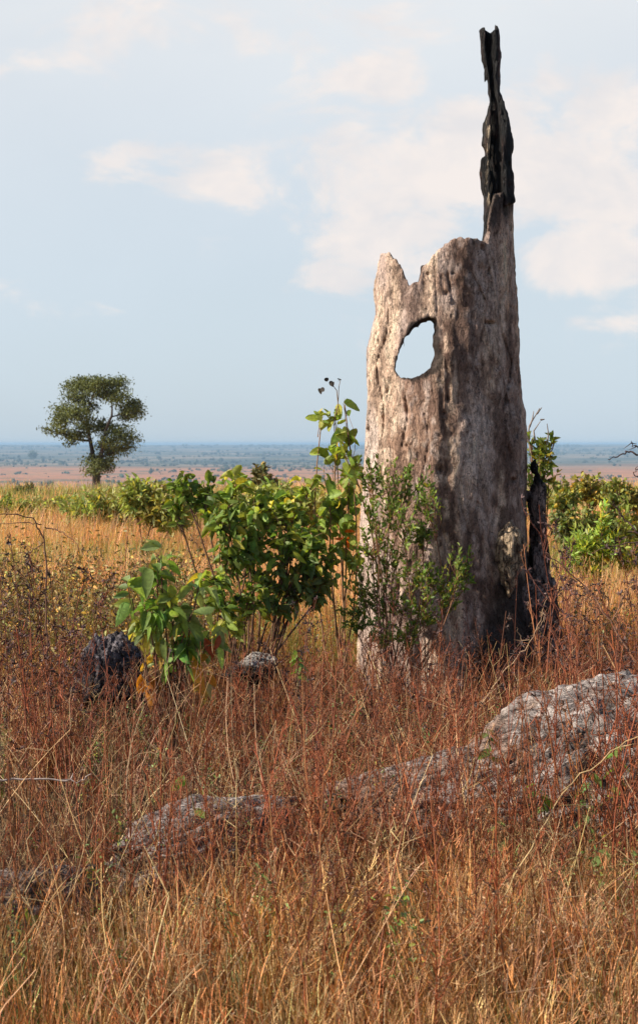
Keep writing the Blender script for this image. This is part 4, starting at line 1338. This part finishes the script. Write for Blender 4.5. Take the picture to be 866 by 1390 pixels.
P_ball = [lumps() for _ in range(12)]
n = 9000
y = 1500 * (14000 / 1500) ** rng.random(n); x = rng.uniform(-1, 1, n) * (y * .32)
dn = fbm(np.stack([x, y, 0 * x], 1), (1 / 900., 1 / 420., 1), 4, 2.)
m = rng.random(n) < np.where(y < 4800, sstep(.52, .66, dn) * .6 + .015, sstep(.42, .58, dn))
x, y = x[m], y[m]
merge('far_woodland', [(P_ball, x, y, (4 + 9 * rng.random(len(x)) ** 2) * np.interp(y, [1500, 4800, 9000], [.55, .9, 1.8]), tints(len(x), .2), .02)], M_tree, 'scattered savanna trees on the far hazy plain', 'woodland')


def plain_tree(label, px, py, Y, s):
    b = P(px, py, Y)
    x0 = b[0]; z0 = float(gz(x0, Y))
    o = empty('savanna_tree', (x0, Y, z0), label, 'tree', 'lone trees on the far plain')
    g = G(); g.tube(np.array([[x0, Y, z0 - .5], [x0 + .3, Y, z0 + s * .3], [x0, Y, z0 + s * .6]]), [.6, .4, .2], (.08, .06, .05), 6)
    g.build('trunk', M_twig, o)
    g = G(); n = 900
    k = 14
    cc = np.array([x0, Y, z0 + s * .55]) + unit(rng.normal(size=(k, 3))) * rng.random((k, 1)) ** .5 * np.array([s * .45, s * .45, s * .3])
    pos = np.repeat(cc, n // k, 0); pos = pos + rng.normal(size=pos.shape) * s * .09
    leaves(g, pos, rng.normal(size=pos.shape), s * .09 * rng.uniform(.6, 1.2, len(pos)), greens(len(pos), (.07, .09, .04), .2, 0), .6, 'round')
    g.build('crown', M_tree, o)


def y_at(py):
    Yc = np.geomspace(1700, 9000, 400)
    z = gz(Yc * 0, Yc)
    pv = 602 + (CAMH - z) / Yc * F
    return float(Yc[np.argmin(np.abs(pv - py))])


plain_tree('small round grey green tree on the orange plain below the flat topped tree', 66, 664, y_at(665), 14)
plain_tree('faint small tree on the plain just left of the conical bush', 205, 640, y_at(643), 14)
plain_tree('faint round tree near the left edge where the plain turns blue', 46, 625, y_at(627), 40)

# ------------------------------------------------------------------ haze box (real air)
hz, nt, b = newmat('haze_air')
nt.nodes.remove(b)
pv = nt.nodes.new('ShaderNodeVolumePrincipled')
pv.inputs['Color'].default_value = (.50, .75, 1.0, 1)
pv.inputs['Density'].default_value = .00010
pv.inputs['Anisotropy'].default_value = 0.0
nt.links.new(pv.outputs[0], nt.nodes['Material Output'].inputs['Volume'])
zmin = float(Zg.min()) - 1; ztop = max(float(Zg.max()) + 3, 9.0)
x1 = 24000 * .9 + 200; y0_, y1_ = -60., 24100.
bv = np.array([(-x1, y0_, zmin), (x1, y0_, zmin), (x1, y1_, zmin), (-x1, y1_, zmin), (-x1, y0_, ztop), (x1, y0_, ztop), (x1, y1_, ztop), (-x1, y1_, ztop)])
bq = [(0, 3, 2, 1), (4, 5, 6, 7), (0, 1, 5, 4), (1, 2, 6, 5), (2, 3, 7, 6), (3, 0, 4, 7)]
hazeo = mesh('haze', bv, bq, hz, smooth=False)
tagp(hazeo, 'thin blue air over the far plain', 'haze', kind='stuff')
print('terrain z', Zg.min(), Zg.max())

# ------------------------------------------------------------------ world
SUN = unit([-.80, -.19, .60])
W = bpy.data.worlds.new('World'); sc.world = W; W.use_nodes = True
nt = W.node_tree
bg = nt.nodes['Background']
sky = nt.nodes.new('ShaderNodeTexSky'); sky.sky_type = 'NISHITA'; sky.sun_disc = False
sky.sun_elevation = math.asin(SUN[2]); sky.sun_rotation = math.atan2(SUN[0], SUN[1])
sky.air_density = 1.0; sky.dust_density = 1.2; sky.ozone_density = 1.5
tc = nt.nodes.new('ShaderNodeTexCoord')
sx = nt.nodes.new('ShaderNodeSeparateXYZ'); nt.links.new(tc.outputs['Generated'], sx.inputs[0])


def M(op, a, b_=None, c=None, clamp=False):
    n = nt.nodes.new('ShaderNodeMath'); n.operation = op; n.use_clamp = clamp
    for i, v in enumerate((a, b_, c)):
        if v is None: continue
        if isinstance(v, (int, float)): n.inputs[i].default_value = v
        else: nt.links.new(v, n.inputs[i])
    return n.outputs[0]


yy_ = M('MAXIMUM', sx.outputs['Y'], .08)
U = M('DIVIDE', sx.outputs['X'], yy_); Vv_ = M('DIVIDE', sx.outputs['Z'], yy_)
cmb = nt.nodes.new('ShaderNodeCombineXYZ'); nt.links.new(U, cmb.inputs[0]); nt.links.new(Vv_, cmb.inputs[2])


def wn(sx_, sz_, off, det=6, rough=.55, dist=.3):
    mp = nt.nodes.new('ShaderNodeMapping'); mp.inputs['Scale'].default_value = (sx_, 1, sz_); mp.inputs['Location'].default_value = (off, off * .7, off * .3)
    nt.links.new(cmb.outputs[0], mp.inputs[0])
    n = nt.nodes.new('ShaderNodeTexNoise'); n.inputs['Scale'].default_value = 1; n.inputs['Detail'].default_value = det
    n.inputs['Roughness'].default_value = rough; n.inputs['Distortion'].default_value = dist
    nt.links.new(mp.outputs[0], n.inputs[0])
    return n.outputs['Fac']


# banks of cumulus: (direction tangent x, height tangent z, half widths, strength)
def uvd(px, py):
    q = P(px, py, 1.0) - np.array([0, 0, CAMH])
    return float(q[0]), float(q[2])


bank = None
for (px, py, rx_, ry_, s_) in [(610, 240, 210, 100, 1.05), (800, 210, 140, 160, 1.05), (520, 100, 75, 55, .95), (560, 320, 150, 50, 1.0), (790, 340, 130, 60, .9), (330, 240, 150, 60, .68), (150, 220, 120, 40, .58), (450, 200, 140, 80, .8), (440, 380, 80, 30, .7),
                               (800, 440, 100, 14, .55), (10, 400, 60, 30, .4), (420, 30, 500, 70, .55), (60, 90, 160, 50, .5), (1400, 300, 400, 120, .9), (-600, 200, 400, 100, .8)]:
    u0, v0 = uvd(px, py)
    du = M('DIVIDE', M('SUBTRACT', U, u0), rx_ / F); dv = M('DIVIDE', M('SUBTRACT', Vv_, v0), ry_ / F)
    r2 = M('ADD', M('MULTIPLY', du, du), M('MULTIPLY', dv, dv))
    e = M('MULTIPLY', M('POWER', 2.718, M('MULTIPLY', r2, -.8)), s_)
    bank = e if bank is None else M('MAXIMUM', bank, e)
nz = wn(13, 22, 3.1, det=10, rough=.6)
nz2 = wn(3.0, 7, 8.4, det=5)
cl = M('ADD', M('MULTIPLY', bank, .61), M('MULTIPLY', M('SUBTRACT', nz, .5), 1.75))
mr = nt.nodes.new('ShaderNodeMapRange'); mr.interpolation_type = 'SMOOTHERSTEP'
mr.inputs['From Min'].default_value = .20; mr.inputs['From Max'].default_value = .60
nt.links.new(cl, mr.inputs['Value'])
cloud = M('MULTIPLY', mr.outputs[0], .90)
# thin high veil growing with height
vr = nt.nodes.new('ShaderNodeMapRange'); vr.inputs['From Min'].default_value = .02; vr.inputs['From Max'].default_value = .24
vr.inputs['To Min'].default_value = .80; vr.inputs['To Max'].default_value = .93
nt.links.new(Vv_, vr.inputs['Value'])
veil = M('MULTIPLY', vr.outputs[0], M('MULTIPLY_ADD', nz2, .35, .83), None, True)


def wmix(f, a, b_):
    q = nt.nodes.new('ShaderNodeMix'); q.data_type = 'RGBA'; q.clamp_factor = True
    nt.links.new(f, q.inputs[0])
    for i, v in ((6, a), (7, b_)):
        if isinstance(v, tuple): q.inputs[i].default_value = v
        else: nt.links.new(v, q.inputs[i])
    return q.outputs[2]


S = 0.10
k_ = 1 / S
hv = nt.nodes.new('ShaderNodeMapRange'); hv.inputs['From Min'].default_value = -.01; hv.inputs['From Max'].default_value = .26
nt.links.new(Vv_, hv.inputs['Value'])
vc = wmix(hv.outputs[0], (.49 * k_, .595 * k_, .69 * k_, 1), (.645 * k_, .675 * k_, .705 * k_, 1))
c1 = wmix(veil, sky.outputs[0], vc)
nz3 = wn(20, 30, 5.5, det=8, rough=.62)
puff = nt.nodes.new('ShaderNodeMapRange'); puff.inputs['From Min'].default_value = .35; puff.inputs['From Max'].default_value = .62
nt.links.new(nz3, puff.inputs['Value'])
cc_ = wmix(puff.outputs[0], (.66 * k_, .64 * k_, .645 * k_, 1), (.77 * k_, .705 * k_, .67 * k_, 1))
c2 = wmix(cloud, c1, cc_)
up = nt.nodes.new('ShaderNodeMapRange'); up.inputs['From Min'].default_value = .35; up.inputs['From Max'].default_value = .6
nt.links.new(sx.outputs['Z'], up.inputs['Value'])
bk = nt.nodes.new('ShaderNodeMapRange'); bk.inputs['From Min'].default_value = .78; bk.inputs['From Max'].default_value = .45
nt.links.new(sx.outputs['Y'], bk.inputs['Value'])
c3_ = wmix(M('MAXIMUM', up.outputs[0], bk.outputs[0]), c2, sky.outputs[0])
nt.links.new(c3_, bg.inputs['Color']); bg.inputs['Strength'].default_value = S

sun = bpy.data.lights.new('sun', 'SUN'); sun.energy = 5.0; sun.angle = math.radians(.5); sun.color = (1, .93, .82)
so = bpy.data.objects.new('sun', sun); COL.objects.link(so)
from mathutils import Vector
so.rotation_euler = Vector([float(v) for v in -SUN]).to_track_quat('-Z', 'Y').to_euler()
so.location = (0, 0, 30)

# ------------------------------------------------------------------ camera
cam = bpy.data.cameras.new('camera'); co = bpy.data.objects.new('camera', cam); COL.objects.link(co)
co.location = (0, 0, CAMH)
co.rotation_euler = (math.pi / 2 - PITCH, 0, 0)
cam.sensor_fit = 'VERTICAL'; cam.sensor_height = 36
cam.lens = 36 * F / 1390
cam.clip_start = .05; cam.clip_end = 60000
cam.dof.use_dof = True; cam.dof.focus_distance = 8.8
cam.dof.aperture_fstop = cam.lens / 6.5
sc.camera = co
sc.view_settings.view_transform = 'Standard'
sc.view_settings.look = 'None'
sc.view_settings.exposure = 0.30; sc.view_settings.gamma = 1
sc.view_settings.use_curve_mapping = False
sc.render.engine = 'CYCLES'
sc.cycles.use_denoising = True
sc.cycles.denoiser = 'OPENIMAGEDENOISE'
sc.cycles.denoising_input_passes = 'RGB_ALBEDO_NORMAL'
sc.cycles.denoising_prefilter = 'ACCURATE'
sc.cycles.max_bounces = 5
sc.cycles.diffuse_bounces = 3
sc.cycles.transmission_bounces = 3
sc.cycles.transparent_max_bounces = 4
sc.cycles.volume_bounces = 0
